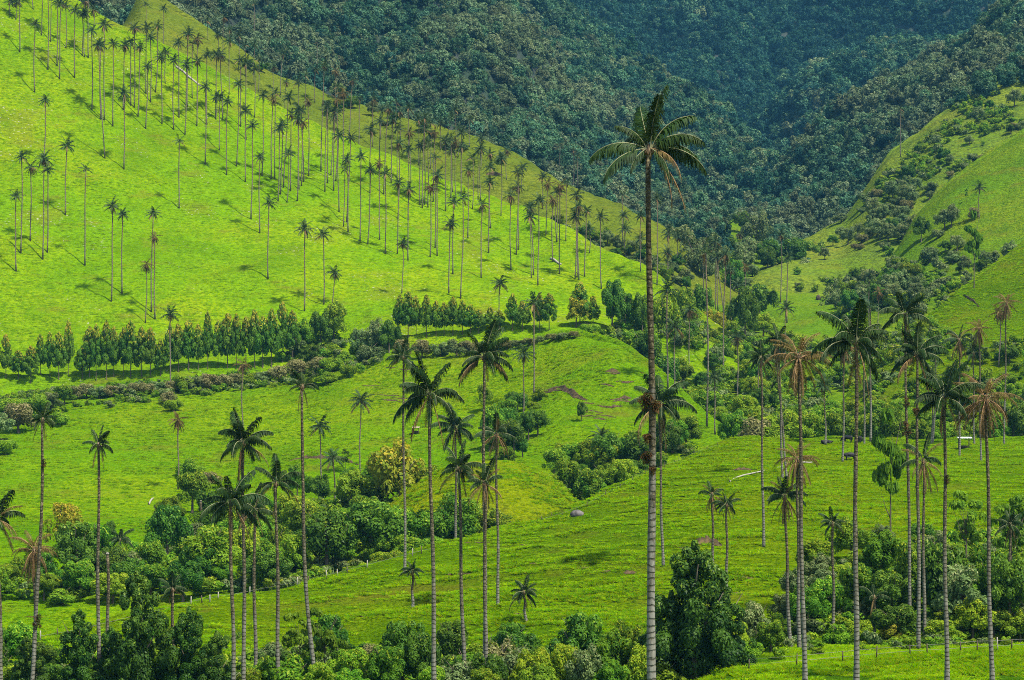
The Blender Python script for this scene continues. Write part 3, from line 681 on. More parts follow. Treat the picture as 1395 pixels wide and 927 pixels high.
# ------------------------------------------------------------------ far forest on the mountains: one mass nobody could count
def forest():
    protos = bpy.data.collections.new('forest_tree_kinds')
    for i in range(14):
        r = np.random.default_rng(900 + i)
        C, R = lobes('forest', r)
        V, Q, t = leaf_cloud(C, R, 1700, 0.078, 700 + i, tint_fn=young_top(0.6, 1.3, 0.12), jit=0.35, shell=0.86)
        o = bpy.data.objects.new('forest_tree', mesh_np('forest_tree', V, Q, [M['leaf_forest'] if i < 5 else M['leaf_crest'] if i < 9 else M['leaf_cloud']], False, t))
        protos.objects.link(o)
    P = []; S = []; K = []; RZ = []
    r = np.random.default_rng(77)
    def add(layer, per, size, cond, seed=None, bias=0.0):
        h = L[layer]; X, D, Z = h.X, h.D, h.Z
        PX = CX + F * X / D; PY = HY - F * Z / D
        a = np.stack([X[:-1, :-1], D[:-1, :-1], Z[:-1, :-1]], -1); b_ = np.stack([X[:-1, 1:], D[:-1, 1:], Z[:-1, 1:]], -1); c_ = np.stack([X[1:, :-1], D[1:, :-1], Z[1:, :-1]], -1)
        area = np.linalg.norm(np.cross(b_ - a, c_ - a), axis=-1)
        px, py = PX[:-1, :-1], PY[:-1, :-1]
        ok = (px > -90) & (px < 1490) & (py > -70) & (py < 470)
        ok[h.nridge + 4:] = False
        if cond is not None: area = area * cond(px, py, D[:-1, :-1])
        area = np.where(ok, area, 0)
        n = int(area.sum() / per)
        idx = r.choice(area.size, n, p=(area / area.sum()).ravel())
        i, j = np.unravel_index(idx, area.shape)
        u, v = r.random(n), r.random(n)
        q = a[i, j] + (b_[i, j] - a[i, j]) * u[:, None] + (c_[i, j] - a[i, j]) * v[:, None]
        s = size * (0.45 + 1.25 * r.random(n) ** 2)
        q[:, 2] -= 0.25 * s
        P.append(q); S.append(np.stack([s, s, s * (0.85 + 0.4 * r.random(n))], 1)); 
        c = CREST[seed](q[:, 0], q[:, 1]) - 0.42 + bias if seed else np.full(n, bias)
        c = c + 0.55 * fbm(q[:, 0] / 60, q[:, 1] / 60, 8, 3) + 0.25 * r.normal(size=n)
        K.append(np.where(c > 0.30, r.integers(5, 9, n), np.where(c < -0.12, r.integers(9, 14, n), r.integers(0, 5, n)))); RZ.append(r.random(n) * 6.28)  # paler scrub on crests, darker trees in ravines: also paints in the slopes' shading
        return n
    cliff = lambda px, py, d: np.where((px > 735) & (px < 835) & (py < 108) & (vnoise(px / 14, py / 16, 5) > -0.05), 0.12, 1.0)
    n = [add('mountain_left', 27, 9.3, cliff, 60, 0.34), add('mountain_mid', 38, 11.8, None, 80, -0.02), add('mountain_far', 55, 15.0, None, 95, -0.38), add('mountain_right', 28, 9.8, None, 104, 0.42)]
    # the wood also covers the foot of the slopes and the upper end of the valley
    n.append(add('slope', 34, 7.5, lambda px, py, d: np.where((px > 1290) & (py < 118 + 0.35 * (1395 - px)) & (py < 150), 1.0, 0.0)))
    n.append(add('valley', 40, 7.5, lambda px, py, d: np.where((d > 930) & ((px < 985) | (px > 1040) | (d > 1160)), 1.0, 0.0)))
    print('forest instances', n)
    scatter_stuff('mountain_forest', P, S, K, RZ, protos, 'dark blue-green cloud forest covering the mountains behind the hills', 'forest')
forest()

# grass tussocks on the nearer slopes, and the low undergrowth of gullies and valley
M['tussock'] = leaf_mat('tussock', (0.135, 0.285, 0.002), (0.245, 0.375, 0.003), (0.31, 0.30, 0.02), 0.0, 0.42, 0.4, 0.7)
def tussocks():
    protos = bpy.data.collections.new('tussock_kinds'); r = np.random.default_rng(5)
    for k in range(6):
        n = 58; a = r.random(n) * 6.283; q = 0.42 * np.sqrt(r.random(n)); ln = 0.14 + 0.22 * r.random(n); ou = 0.25 + 0.6 * r.random(n)
        b0 = np.stack([q * np.cos(a), q * np.sin(a), np.full(n, -0.05)], 1); dr = np.stack([np.cos(a) * ou, np.sin(a) * ou, np.ones(n)], 1)
        sd = np.stack([-np.sin(a), np.cos(a), np.zeros(n)], 1) * 0.034
        tip = b0 + dr * ln[:, None]; tip[:, :2] += dr[:, :2] * 0.25
        V = np.stack([b0 - sd, b0 + sd, (b0 + tip) / 2 + sd * 0.9 + np.array([0, 0, 0.05]), tip], 1).reshape(-1, 3)
        t = np.clip(r.normal(0.45, 0.3, n), 0, 1); t[r.random(n) < 0.10] = 2.0
        o = bpy.data.objects.new('tussock', mesh_np('tussock', V, np.arange(n * 4).reshape(n, 4), [M['tussock']], False, t)); protos.objects.link(o)
    P = []
    clump = lambda x, d, sc, sd: np.clip(0.25 + 2.2 * (fbm(x / sc, d / sc, sd, 3) + 0.12), 0.04, 1.4)
    def rows_(x, d, seed):                                  # the tufts stand on the brows of the cattle tracks
        rp = fbm(x / 11, d / 3.6 + 0.8 * fbm(x / 25, d / 25, seed + 31, 2), seed + 9, 3)
        return np.clip(0.32 + 2.6 * rp, 0.03, 1.3) * np.clip(0.8 + fbm(x / 18, d / 18, 3, 3), 0.3, 1.3)
    P.append(hill_points('spur', 0.36, lambda px, py, x, d: rows_(x, d, 11), r, (-40, 1440, 580, 940)))
    P.append(hill_points('near', 0.20, lambda px, py, x, d: clump(x, d, 4, 4), r, (880, 1440, 860, 940)))
    P.append(hill_points('mound', 0.9, lambda px, py, x, d: clump(x, d, 6, 6), r))
    P.append(hill_points('left', 2.6, lambda px, py, x, d: clump(x, d, 7, 7), r, (-40, 1050, 440, 830)))
    P.append(hill_points('knoll', 2.0, lambda px, py, x, d: clump(x, d, 6, 8), r))
    P = np.concatenate(P); n = len(P); print('tussocks', n)
    s1 = 0.55 + 0.65 * r.random(n); S = np.stack([s1 * 1.3, s1 * 1.3, s1 * (0.7 + 0.6 * r.random(n))], 1)
    scatter_stuff('grass_tussocks', [P], [S], [r.integers(0, 6, n)], [r.random(n) * 6.28], protos, 'short yellow-green grass tussocks on the nearer pastures', 'grass')
tussocks()
def undergrowth():
    protos = bpy.data.collections.new('undergrowth_kinds'); r = np.random.default_rng(15)
    mats = (M['leaf_bright'], M['leaf_broad'], M['leaf_grey'], M['leaf_bright'], M['leaf_broad'], M['leaf_bright'])
    for k in range(9):
        C = [(0.36 * q * math.cos(a), 0.36 * q * math.sin(a), 0.12 + 0.5 * e) for q, a, e in zip(r.random(11) ** 0.6, r.random(11) * 6.28, r.random(11))]
        V, Q, t = leaf_cloud(C, r.uniform(0.1, 0.2, 11), 420, 0.13, 800 + k, tint_fn=young_top(0.3, 1.0, 0.35))
        protos.objects.link(bpy.data.objects.new('undergrowth', mesh_np('undergrowth', V, Q, [mats[k % 6]], False, t)))
    def poly_w(poly, soft=6.0, k=0.15):
        def w(px, py, x, d):
            m = np.zeros(px.shape)
            inside = np.zeros(px.shape, bool); j = len(poly) - 1
            for i in range(len(poly)):
                xi, yi = poly[i]; xj, yj = poly[j]
                inside ^= ((yi > py) != (yj > py)) & (px < (xj - xi) * (py - yi) / (yj - yi + 1e-9) + xi); j = i
            return np.where(inside, np.clip(0.5 + 3.0 * (fbm(x / 16, d / 16, 21, 3) + k), 0, 1.3), 0)
        return w
    P = []; S = []
    def put(layer, per, size, poly, k=0.15):
        p = hill_points(layer, per, poly_w(poly, k=k), r); P.append(p); q = size * (0.6 + 0.9 * r.random(len(p))); S.append(np.stack([q, q, q * (0.6 + 0.5 * r.random(len(p)))], 1))
    put('valley', 7, 3.6, [(860, 610), (1010, 612), (1440, 612), (1440, 480), (1230, 450), (1160, 475), (1060, 470), (1000, 440), (880, 420), (840, 470)], -0.02)
    put('valley', 14, 4.5, [(880, 400), (1000, 400), (1015, 330), (890, 350)], 0.1)
    put('knoll', 9, 3.2, [(1180, 560), (1440, 560), (1440, 480), (1330, 470), (1250, 440), (1190, 470)], 0.05)
    put('spur', 4.0, 2.4, [(1050, 872), (1440, 872), (1440, 735), (1280, 740), (1180, 770), (1090, 800)], 0.2)
    put('near', 4.0, 2.2, [(-40, 962), (940, 950), (940, 890), (-40, 890)], 0.3)
    put('near', 5.0, 1.6, [(940, 905), (1180, 895), (1440, 880), (1440, 860), (940, 870)], 0.0)
    put('left', 5.0, 2.8, [(-40, 826), (720, 800), (700, 735), (600, 690), (440, 690), (340, 740), (215, 740), (130, 790), (-40, 790)], 0.2)
    put('left', 5.0, 2.4, [(740, 700), (960, 640), (930, 600), (860, 610), (760, 650)], 0.2)
    put('left', 4.0, 2.0, [(-40, 600), (90, 562), (370, 530), (480, 520), (520, 492), (400, 500), (200, 522), (-40, 545)], 0.1)
    put('hill', 7.0, 3.0, [(370, 500), (540, 490), (540, 460), (400, 470)], 0.2)
    put('hill', 8.0, 3.4, [(800, 470), (960, 480), (960, 430), (850, 435)], 0.2)
    put('bright', 12, 4.0, [(1110, 450), (1440, 420), (1440, 370), (1260, 360), (1190, 380)], 0.1)
    put('slope', 18, 4.0, [(1215, 400), (1440, 400), (1440, 90), (1300, 150), (1190, 262), (1200, 330)], 0.04)
    put('slope', 16, 3.5, [(1060, 402), (1215, 402), (1215, 378), (1150, 388), (1075, 372)], 0.15)
    put('rear', 16, 3.6, [(735, 330), (960, 430), (960, 390), (860, 340), (760, 305)], 0.1)
    n = sum(len(p) for p in P); print('undergrowth', n)
    scatter_stuff('undergrowth', P, S, [r.integers(0, 9, n)], [r.random(n) * 6.28], protos, 'low mixed green undergrowth in the gullies and valley', 'undergrowth')
undergrowth()

# ------------------------------------------------------------------ wax palms
def frond_np(Lf, e0, bend, nl, leaf_len, leaf_w, droop, seed, segs=12, rr=0.03, clump=0.0):
    """one feather leaf growing along +X from the origin; returns leaflet verts/quads and rachis verts/quads"""
    r = np.random.default_rng(seed)
    s = np.linspace(0, 1, segs + 1); e = np.radians(e0 - bend * s ** 1.25)
    dx = np.cos(e) * Lf / segs; dz = np.sin(e) * Lf / segs
    X = np.concatenate([[0], np.cumsum(dx[:-1])]); Zc = np.concatenate([[0], np.cumsum(dz[:-1])])
    Y = 0.04 * Lf * (s ** 2) * r.uniform(-1, 1)
    pts = np.stack([X, Y, Zc], 1)
    ls = np.linspace(0.14, 1.0, nl) ; ls = np.clip(ls + r.uniform(-0.3, 0.3, nl) / nl, 0.1, 1.0)
    V = []; Q = []; c = 0
    for side in (-1, 1):
        p = np.stack([np.interp(ls, s, pts[:, k]) for k in range(3)], 1)
        ee = np.interp(ls, s, e); tan = np.stack([np.cos(ee), np.zeros(nl), np.sin(ee)], 1); nor = np.stack([-np.sin(ee), np.zeros(nl), np.cos(ee)], 1)
        prof = np.sin(np.pi * np.clip(0.18 + 0.80 * ls, 0, 1)) ** 0.55 * 0.75 + 0.25
        ll = leaf_len * prof * r.uniform(0.75, 1.15, nl)
        fw = 0.55 + 0.35 * ls
        lat = np.zeros((nl, 3)); lat[:, 1] = side
        d1 = lat * 0.9 + tan * fw[:, None] + nor * r.uniform(0.0, 0.35, nl)[:, None]; d1[:, 2] -= droop * r.uniform(0.3, 0.9, nl)
        d1 /= np.linalg.norm(d1, axis=1)[:, None]
        d2 = d1.copy(); d2[:, 2] -= droop * r.uniform(1.0, 2.2, nl); d2[:, 1] *= 0.75; d2 /= np.linalg.norm(d2, axis=1)[:, None]
        mid = p + d1 * (ll * 0.48)[:, None]; tip = mid + d2 * (ll * 0.52)[:, None]
        w = (tan * 0.85 + nor * 0.2 * side) * leaf_w * r.uniform(0.7, 1.2, nl)[:, None]
        v = np.stack([p - w * 0.4, p + w * 0.4, mid + w * 0.5, mid - w * 0.5, tip + w * 0.12, tip - w * 0.12], 1).reshape(-1, 3)
        i = np.arange(nl)[:, None] * 6 + c
        Q.append(np.concatenate([i + np.array([[0, 1, 2, 3]]), i + np.array([[3, 2, 4, 5]])])); V.append(v); c += nl * 6
    rv, rq, _ = tube_np(pts, np.linspace(rr, rr * 0.25, segs + 1), 4, False)
    return np.concatenate(V), np.concatenate(Q), rv, rq

def frond_mesh(name, dry, *a, **k):
    V, Q, rv, rq = frond_np(*a, **k)
    r = np.random.default_rng(k.get('seed', 1))
    n = len(Q); t = np.concatenate([np.clip(r.normal(0.45, 0.28, n), 0, 1), np.full(len(rq), 0.5)])
    me = mesh_np(name, np.vstack([V, rv]), np.vstack([Q, rq + len(V)]), [M['frond_dry' if dry else 'frond'], M['rachis_dry' if dry else 'rachis']], False, t)
    mi = np.zeros(n + len(rq), dtype=np.int32); mi[n:] = 1
    me.polygons.foreach_set('material_index', mi); me.update()
    return me

GREEN = {}   # elevation -> variants of a 3.2 m frond
for e0, bend in ((86, 22), (76, 40), (64, 62), (52, 78), (38, 82), (22, 78), (6, 70), (-12, 60), (-32, 46)):
    GREEN[e0] = [frond_mesh('green_frond', False, 3.2, e0 + q * 3, bend + q * 9, 64, 0.92, 0.10, 0.75 + 0.011 * (90 - e0) + 0.15 * q, seed=int(200 + e0 * 3 + q), rr=0.042) for q in (0, 1)]
DRY = {}
for e0, bend in ((30, 100), (-15, 70), (-50, 36), (-72, 14)):
    DRY[e0] = [frond_mesh('dead_frond', True, 3.3, e0 - q * 4, bend, 40, 0.62, 0.065, 1.5, seed=int(900 + e0 * 3 + q), rr=0.04) for q in (0, 1)]
DRYUP = [frond_mesh('dead_frond', True, 3.2, e0, 60, 40, 0.6, 0.065, 0.8, seed=int(940 + e0), rr=0.04) for e0 in (70, 50, 20)]

def star(nf, R, seed, emax=82, emin=-42, nl=13, dry=False, leaf=0.80, lw=0.24, dr=0.9):
    """a whole far crown as one mesh"""
    r = np.random.default_rng(seed); VV = []; QQ = []; T = []; c = 0
    for k in range(nf):
        u = (k + 0.5) / nf; e0 = emax + (emin - emax) * u ** 0.9 + r.uniform(-7, 7); az = k * 2.39996 + r.uniform(-0.3, 0.3)
        V, Q, rv, rq = frond_np(R * r.uniform(0.82, 1.12), e0, 26 + 44 * (1 - abs(e0 - 20) / 80) + r.uniform(-8, 12), nl, leaf * R / 3.2, lw * R / 3.2, dr * (0.35 + 0.65 * u), seed * 31 + k, 6, 0.05)
        v = np.vstack([V, rv]); q = np.vstack([Q, rq + len(V)])
        ca, sa = math.cos(az), math.sin(az)
        v = np.stack([v[:, 0] * ca - v[:, 1] * sa, v[:, 0] * sa + v[:, 1] * ca, v[:, 2]], 1)
        VV.append(v); QQ.append(q + c); c += len(v)
        base = r.uniform(0, 0.7); old = (not dry) and u > 0.86 and r.random() < 0.6
        T.append(np.full(len(q), 2.0) if old else np.clip(base + r.normal(0, 0.15, len(q)), 0, 1))
    return mesh_np('dead_crown' if dry else 'palm_crown', np.vstack(VV), np.vstack(QQ), [M['frond_dry' if dry else 'frond_far']], False, np.concatenate(T))
FAR = [star(16 + i % 4, 3.0, 10 + i, emin=-30 - 6 * (i % 4)) for i in range(10)]
FARTHIN = [star(10, 3.0, 60 + i, emin=-20) for i in range(3)]
FARDEAD = [star(13, 2.7, 80 + i, emax=-12, emin=-82, nl=12, dry=True, dr=1.6) for i in range(4)]
FARDRY = [star(12, 2.8, 95 + i, emax=72, emin=-70, nl=12, dry=True, dr=1.3) for i in range(3)]
MIDC = [star(16 + i % 3, 3.0, 110 + i, emin=-34 - 6 * (i % 3), nl=26, lw=0.13) for i in range(5)]

def trunk_mesh(p0, p1, r0, r1, bow, seed, mat, segs=16, sides=8, flare=1.25):
    r = np.random.default_rng(seed); p0 = np.array(p0); p1 = np.array(p1); t = np.linspace(-0.015, 1, segs + 1)
    pts = p0 + (p1 - p0) * t[:, None]
    bx, by = bow
    pts[:, 0] += bx * np.sin(np.pi * np.clip(t, 0, 1)) + 0.06 * np.sin(t * 9 + seed); pts[:, 1] += by * np.sin(np.pi * np.clip(t, 0, 1))
    rad = r0 + (r1 - r0) * np.clip(t, 0, 1) ** 0.85; rad = rad * (1 + (flare - 1) * np.exp(-np.clip(t, 0, 1) * 26))
    rad = rad * (1 + 0.05 * np.sin(t * 31 + seed))
    V, Q, T = tube_np(pts, rad, sides)
    tint = np.concatenate([np.repeat((t[:-1] + t[1:]) / 2, sides), np.ones(sides), np.zeros(sides)])
    return mesh_np('palm_trunk', V, [Q, T], [mat], True, tint)

EPI = []
for i in range(3):
    r = np.random.default_rng(300 + i)
    V, Q, t = leaf_cloud(r.normal(size=(9, 3)) * 0.22, np.full(9, 0.22), 260, 0.42, 310 + i, up=0.3, aspect=0.16, jit=1.3, tint_fn=lambda pos, t, r, k: np.where(r.random(len(t)) < 0.2, 2.0, t))
    EPI.append(mesh_np('epiphyte', V, Q, [M['epiphyte']], False, t))
mb = MB(); mb.tube([(0, 0, -0.15), (0, 0, 0.25), (0, 0, 0.75), (0.03, 0, 1.1)], [0.21, 0.27, 0.2, 0.07], 8)
for k in range(9):
    a = k * 0.7; mb.tube([(0.17 * math.cos(a), 0.17 * math.sin(a), 0.1), (0.42 * math.cos(a), 0.42 * math.sin(a), 0.42 + 0.1 * (k % 3)), (0.6 * math.cos(a), 0.6 * math.sin(a), 0.62)], [0.06, 0.045, 0.03], 4)
SHAFT = mb.mesh('leaf_base', [M['shaft']], True)

NP = [0]
PALM_PLACE = {'hill': 'on bright hillside', 'rear': 'on dull hillside', 'valley': 'in wooded valley', 'left': 'on left pasture', 'spur': 'on grassy spur', 'near': 'in front hollow', 'mound': 'beside mound', 'mountain_left': 'against mountain forest',
              'knoll': 'below right hillside', 'slope': 'on scrubby hillside', 'bright': 'on bright hill behind'}
def palm_label(layer, H, cx, cy, kind):
    size = 'short' if H < 17 else 'tall' if H < 32 else 'very tall'
    look = {'g': 'green-crowned', 't': 'thin-crowned', 'b': 'brown-skirted', 'd': 'dry brown'}[kind]
    return uniq(f'{size} {look} palm {PALM_PLACE[layer]}', cx, cy)

def palm_far(layer, cx, cy, bx, by, kind='g', R=None, mid=False, dist=None):
    base = L[layer].at(bx, dist) if dist else L[layer].hit(bx, by)
    d = base.y
    top = Vector(((cx - CX) / F * d, d, (HY - cy) / F * d)); H = max(top.z - base.z, 2.0); top.z = base.z + H
    i = NP[0]; NP[0] += 1
    root = empty('wax_palm', base)
    tag(root, palm_label(layer, H, cx, cy, kind), 'palm', 'wax palms ' + PALM_PLACE[layer])
    k = 1.0 if H > 20 else 0.8
    far = d > 430
    tm = trunk_mesh((0, 0, 0), top - base, (0.215 if far else 0.22) * k, (0.16 if far else 0.14) * k, (RND.uniform(-0.35, 0.35), RND.uniform(-0.3, 0.3)), i, M['trunk_far'] if far else M['trunk'], 8 if far else 14, 6 if far else 8, 1.35)
    link('trunk', tm, root)
    s = (R * d / F / 3.0) if R else RND.uniform(0.86, 1.14)
    src = MIDC if (mid or not far) else FAR
    def put(name, me, dz=0.0, sc=1.0):
        o = link(name, me, root); o.location = (top.x - base.x, top.y - base.y, H + dz); o.scale = (s * sc,) * 3; o.rotation_euler = (RND.uniform(-0.2, 0.2), RND.uniform(-0.2, 0.2), RND.uniform(0, 6.28))
    if kind == 'g':
        put('crown', src[i % len(src)])
        if RND.random() < 0.22: put('dead_fronds', FARDEAD[i % 4], -0.15, 0.75)
    elif kind == 't': put('crown', FARTHIN[i % 3])
    elif kind == 'b':
        put('crown', FARTHIN[i % 3]); put('dead_fronds', FARDEAD[i % 4], -0.1, 1.0)
    else: put('crown', FARDRY[i % 3]); put('dead_fronds', FARDEAD[i % 4], -0.2, 0.9)
    return root

def palm_near(layer, cx, cy, bx, d=None, by=None, R=48, kind='g', nf=15, r0=0.21, r1=0.115, bow=(0, 0), custom=None, epi=(), label=None, mat='trunk', seed=None):
    base = L[layer].hit(bx, by) if by else L[layer].at(bx, d)
    d = base.y
    top = Vector(((cx - CX) / F * d, d, (HY - cy) / F * d)); H = top.z - base.z
    i = NP[0]; NP[0] += 1; rr = random.Random(seed if seed is not None else 40 + i)
    root = empty('wax_palm', base)
    tag(root, label or palm_label(layer, H, cx, cy, kind), 'palm', 'tall wax palms nearest the camera')
    link('trunk', trunk_mesh((0, 0, 0), top - base, r0, r1, bow, i, M[mat], 30, 12, 1.2), root)
    off = top - base; s = R * d / F / 3.1
    sh = link('leaf_base', SHAFT, root); sh.location = (off.x, off.y, off.z); sh.scale = (r1 / 0.2,) * 3
    def fr(me, az, dz=0.0, sc=1.0, tilt=0.0):
        dead = me.name.startswith('dead')
        o = link('dead_frond' if dead else 'frond', me, root)
        o.location = (off.x + 0.12 * math.cos(az), off.y + 0.12 * math.sin(az), off.z + 0.45 + dz); o.scale = (s * sc,) * 3
        o.rotation_euler = (rr.uniform(-0.25, 0.25) if tilt == 0 else tilt, 0, az)
    if custom:
        for (az, e0, sc, dead) in custom:
            src = DRY if dead else GREEN
            ek = min(src, key=lambda q: abs(q - e0))
            fr(src[ek][rr.randrange(2)], math.radians(az), 0, sc)
    else:
        if kind in 'gtb':
            es = list(GREEN); n = nf if kind == 'g' else int(nf * 0.55)
            for k in range(n):
                u = (k + 0.3) / n; ek = min(es, key=lambda q: abs(q - (86 - (118 if kind == 'g' else 95) * u ** 1.05)))
                fr(GREEN[ek][k % 2], k * 2.39996 + rr.uniform(-0.5, 0.5) + i, 0, rr.uniform(0.68, 1.12))
        nd = {'g': 3, 't': 2, 'b': 11, 'd': 26}[kind]
        for k in range(nd):
            ek = rr.choice((-50, -72, -72, -15) if kind != 'd' else (-72, -72, -50, -15, 30))
            fr(DRY[ek][k % 2], k * 2.39996 + rr.uniform(-0.5, 0.5) + 1.3, -0.25, rr.uniform(0.85, 1.2))
        if kind == 'd':
            for k in range(8): fr(DRYUP[k % 3], k * 2.39996 + 0.4, 0, rr.uniform(0.8, 1.05))
        if kind == 'b':
            for k in range(2): fr(DRYUP[k % 3], k * 2.6 + 0.4 + i, 0, 0.9)
    for (ey, side, sc) in epi:
        z = (HY - ey) / F * d - base.z; t = z / H
        o = link('epiphyte', EPI[i % 3], root)
        rad = r0 + (r1 - r0) * t
        o.location = (off.x * t + bow[0] * math.sin(math.pi * t) + side * rad, -rad * 0.6, z); o.scale = (sc, sc, sc * 1.1); o.rotation_euler.z = rr.uniform(0, 6)
    return root

HILL_PALMS = """27 -8 27 71;48 33 47 126;65 -15 65 95;70 -12 69 57;79 3 78 90;83 6 81.5 108;89 8 90 66;102 14 101.5 106;112 20 111.7 76;115 18 115 78;121 -12 120.5 79
124.6 42 125.4 150.5;134 61 143 216;142 34 142 164;137 63 137 163;154.5 60 153.5 172;170 62 168 150;169.6 127 169 231;14 3 14 21;22 3 21.5 27;45 -30 45 13;57 -20 56.6 48;127 13 128 36 b;116 2 115 25 b
183 38 183 147 b;190.5 65 188 159;178 58 178 144;201 91 198 175.6;205 52 205 139;200 38 199 128;214.7 36 212 126;220 78 220.7 169;237 82.5 236.5 177;243 58 243.5 160.5;226 72 225 114;256 46 255 146
269 53 269 150 d;253.5 89 252 184;269 84 268 172;262 60 261.6 134 t;282 76 281.6 170;280 119 279.6 224;295.6 76 294 162;300 74 303.7 164 b;312 57 312 129;327 83 327.6 172.6;325 115 322 227;295 133 294 163
300 132 299 205;310 139 309 239;244 193 244 284 t;334 151.5 334 248;347 95 346.6 160;336 87 335 190;344 172 342 299;358 131 357 240;354 214 354 318;372 135 369.5 244 d;375 128 374 244.6 t;393 133 386 256
397 156 396 260 b;381 175.6 379 274;393 210.6 391 276 t;405.6 162 405 274;407 151 407 258;385 170 382 265;419.6 138 420.5 240.5 d;413 167 411 253.5 d;410 151 414 248;446 144 442.6 261.6;456 151 454.4 260
442 90 437 234;446 150 446 250;455 160 451 239;459 136 457.7 247 d;461 185 462 289;467.5 126.5 467 225 d;478 188 472 303;473 217 474 316;470 231 468 309 t;491.7 214 490.7 329;504.6 231.7 501 333;505 177 504 263
517.6 164 517 240;516.7 222 517 327 d;525 236.5 525 346;529 147.5 523 265 b;535 162 533 250;542 176 541 250;542 249.5 541 346;543.5 195 542 298 b;556 204 556 300;557 258 556 355 b;557.5 181 560 250 d
578 177 578.5 279;592 181 590 275 d;578.5 161 575 284;573 198 572 279.5;583 194 583 283;629 181.5 628.5 262;629 200 628 266;614 190 614 270;620 194 621 270 d;616 205 616.5 262;595.5 239 595.6 349 b;593 215 593 338 t
586.6 255 586 350.6 d;607 192 607 288;617.5 277 616.6 373.5;631 270 627 407 t;614 305 611.5 400;638 232.5 637.5 325 b;644 215.5 643.7 285 t;654.6 203 654.6 274;651 208 651 272 t;668 228 668 311;666.6 248 665.7 345
683 216 682.6 294;657.5 278.5 655.7 379 b;706 254 706 341 b;695.6 266.6 696 368 b;705.6 235 703 347;734.5 273 732.6 389;722 295 724 379;722 283 727 375 b;746.6 250 743.7 321 d;753 272 752.8 357 d;758 262 758 330 t
763 253 762 373.6 d;760 262 759 330 t;772 250 771 328.6 t;785.5 266 783.6 380;788 281 788.6 382 b;784 295.5 786 378;799 288 796 377;818.7 295.5 819.4 393.6;681 387 679 445;415 312 415 424;440 320 441 415
455 372 452 414;549 332 547 400;367 277 365 380;62 137 59 225;60 217 58.5 353.5;65 232 64.5 344;91 199 89 293;29.5 214 28 345;42 228 41 328 b;22 268 22 370;117 231 116 362 t;153 281 152 411;167 293 166 400
209 291 206 425;211 323 211 435 d;200 360 198 440 d;802.5 312 803 345;873 294 873 370;895 271 895 388"""
REAR_PALMS = """198.5 6.5 198 45 t;223 12 223 68;297 48 297 80;305 24 304 85 b;313.5 40 312 90;325 49 325 95;282 29 283 55 t;347 61 346 115;385 73 382 130;372 91 372 135 b;353 81 352 125;390 112 388 150 b;406 113 406 165
416.5 103.5 416 150 t;457 97 457 160 d;508.7 134.6 508 200 b;490 136 489 203;480 110 475.5 190 b;557 147.5 557 215;570 163 570 225;587 168 586 230;614 160 606 205;640 163 640 200 t;667.5 210 667 262 b;739 241 739 285
848 265 848 330 t;460 118 458 165 t;520 150 519 190;545 152 546 195 b;600 168 600 205;625 175 624 215 t;655 190 655 230;690 205 690 245 b;712 228 711 262;430 95 429 140;335 62 335 105 t;620 150 621 195;540 140 539 182 t;850 294 849 335;852 312 852 350;872 326 872 352;911 312 911 378;910 320 912 372;923 323 922 368;909 344 909 380;925 350.6 925 372"""
OTHER = """mountain_left 781.5 205 781.5 258 b;mountain_left 787 213 787 262 t;mountain_left 763 200 763.4 250 t;mountain_left 432 58 432 112 t;mountain_left 148 -20 148 35 t;mountain_left 346 5 346 50 t;mountain_left 383 32 381 66 t
mountain_left 437 14 437 28 t;mountain_left 536 18 535 40 t;slope 1226 149 1226.6 214 t;bright 1334 257 1334 298 g
valley 975 330 974.6 425;valley 977 338 978 424 t;valley 957 342.5 957 420 b;left 961 345 963 582 t;valley 976.5 350.6 986.5 430;valley 989 347 985 511 b;valley 995 367 997 453;valley 1005 388 1005 433;valley 1016 364 1016 420 d;valley 1008 319 1007 350 b
left 908.5 396 910 530;left 919 446 919 534;valley 939 423 938.6 512 b;valley 1004 459 1004 557 b;left 974 515 974 592;valley 1034 494 1034 560;left 713 482 711.7 591;left 727 414 727 544;left 819 594 818 645
valley 1064 320 1063 412;valley 1074 351 1072 440;valley 1071 420 1070 500;valley 1185 465 1185 521;valley 1198 455 1198.6 499;valley 1184 377 1184 460;valley 1197 398 1197 470 d;knoll 1362 425 1360 500 d
spur 1274 470 1271 604 t;spur 1269 513 1269 606;spur 1122 525 1125 606;spur 1185 420 1186 604 t;left 492 547 490 646;left 436 581 439 667;left 454 625 457 688;left 232 428 233 533;left 242 572 243 667 d;left 331 497 332 600 d"""
for s_, lay in ((HILL_PALMS, 'hill'), (REAR_PALMS, 'rear'), (OTHER, None)):
    for it in s_.replace('\n', ';').split(';'):
        w = it.split()
        if not w: continue
        ly = lay
        if ly is None: ly = w[0]; w = w[1:]
        a = [float(q) for q in w[:4]]; kd = w[4] if len(w) > 4 else 'g'
        palm_far(ly, *a, kind=kd)

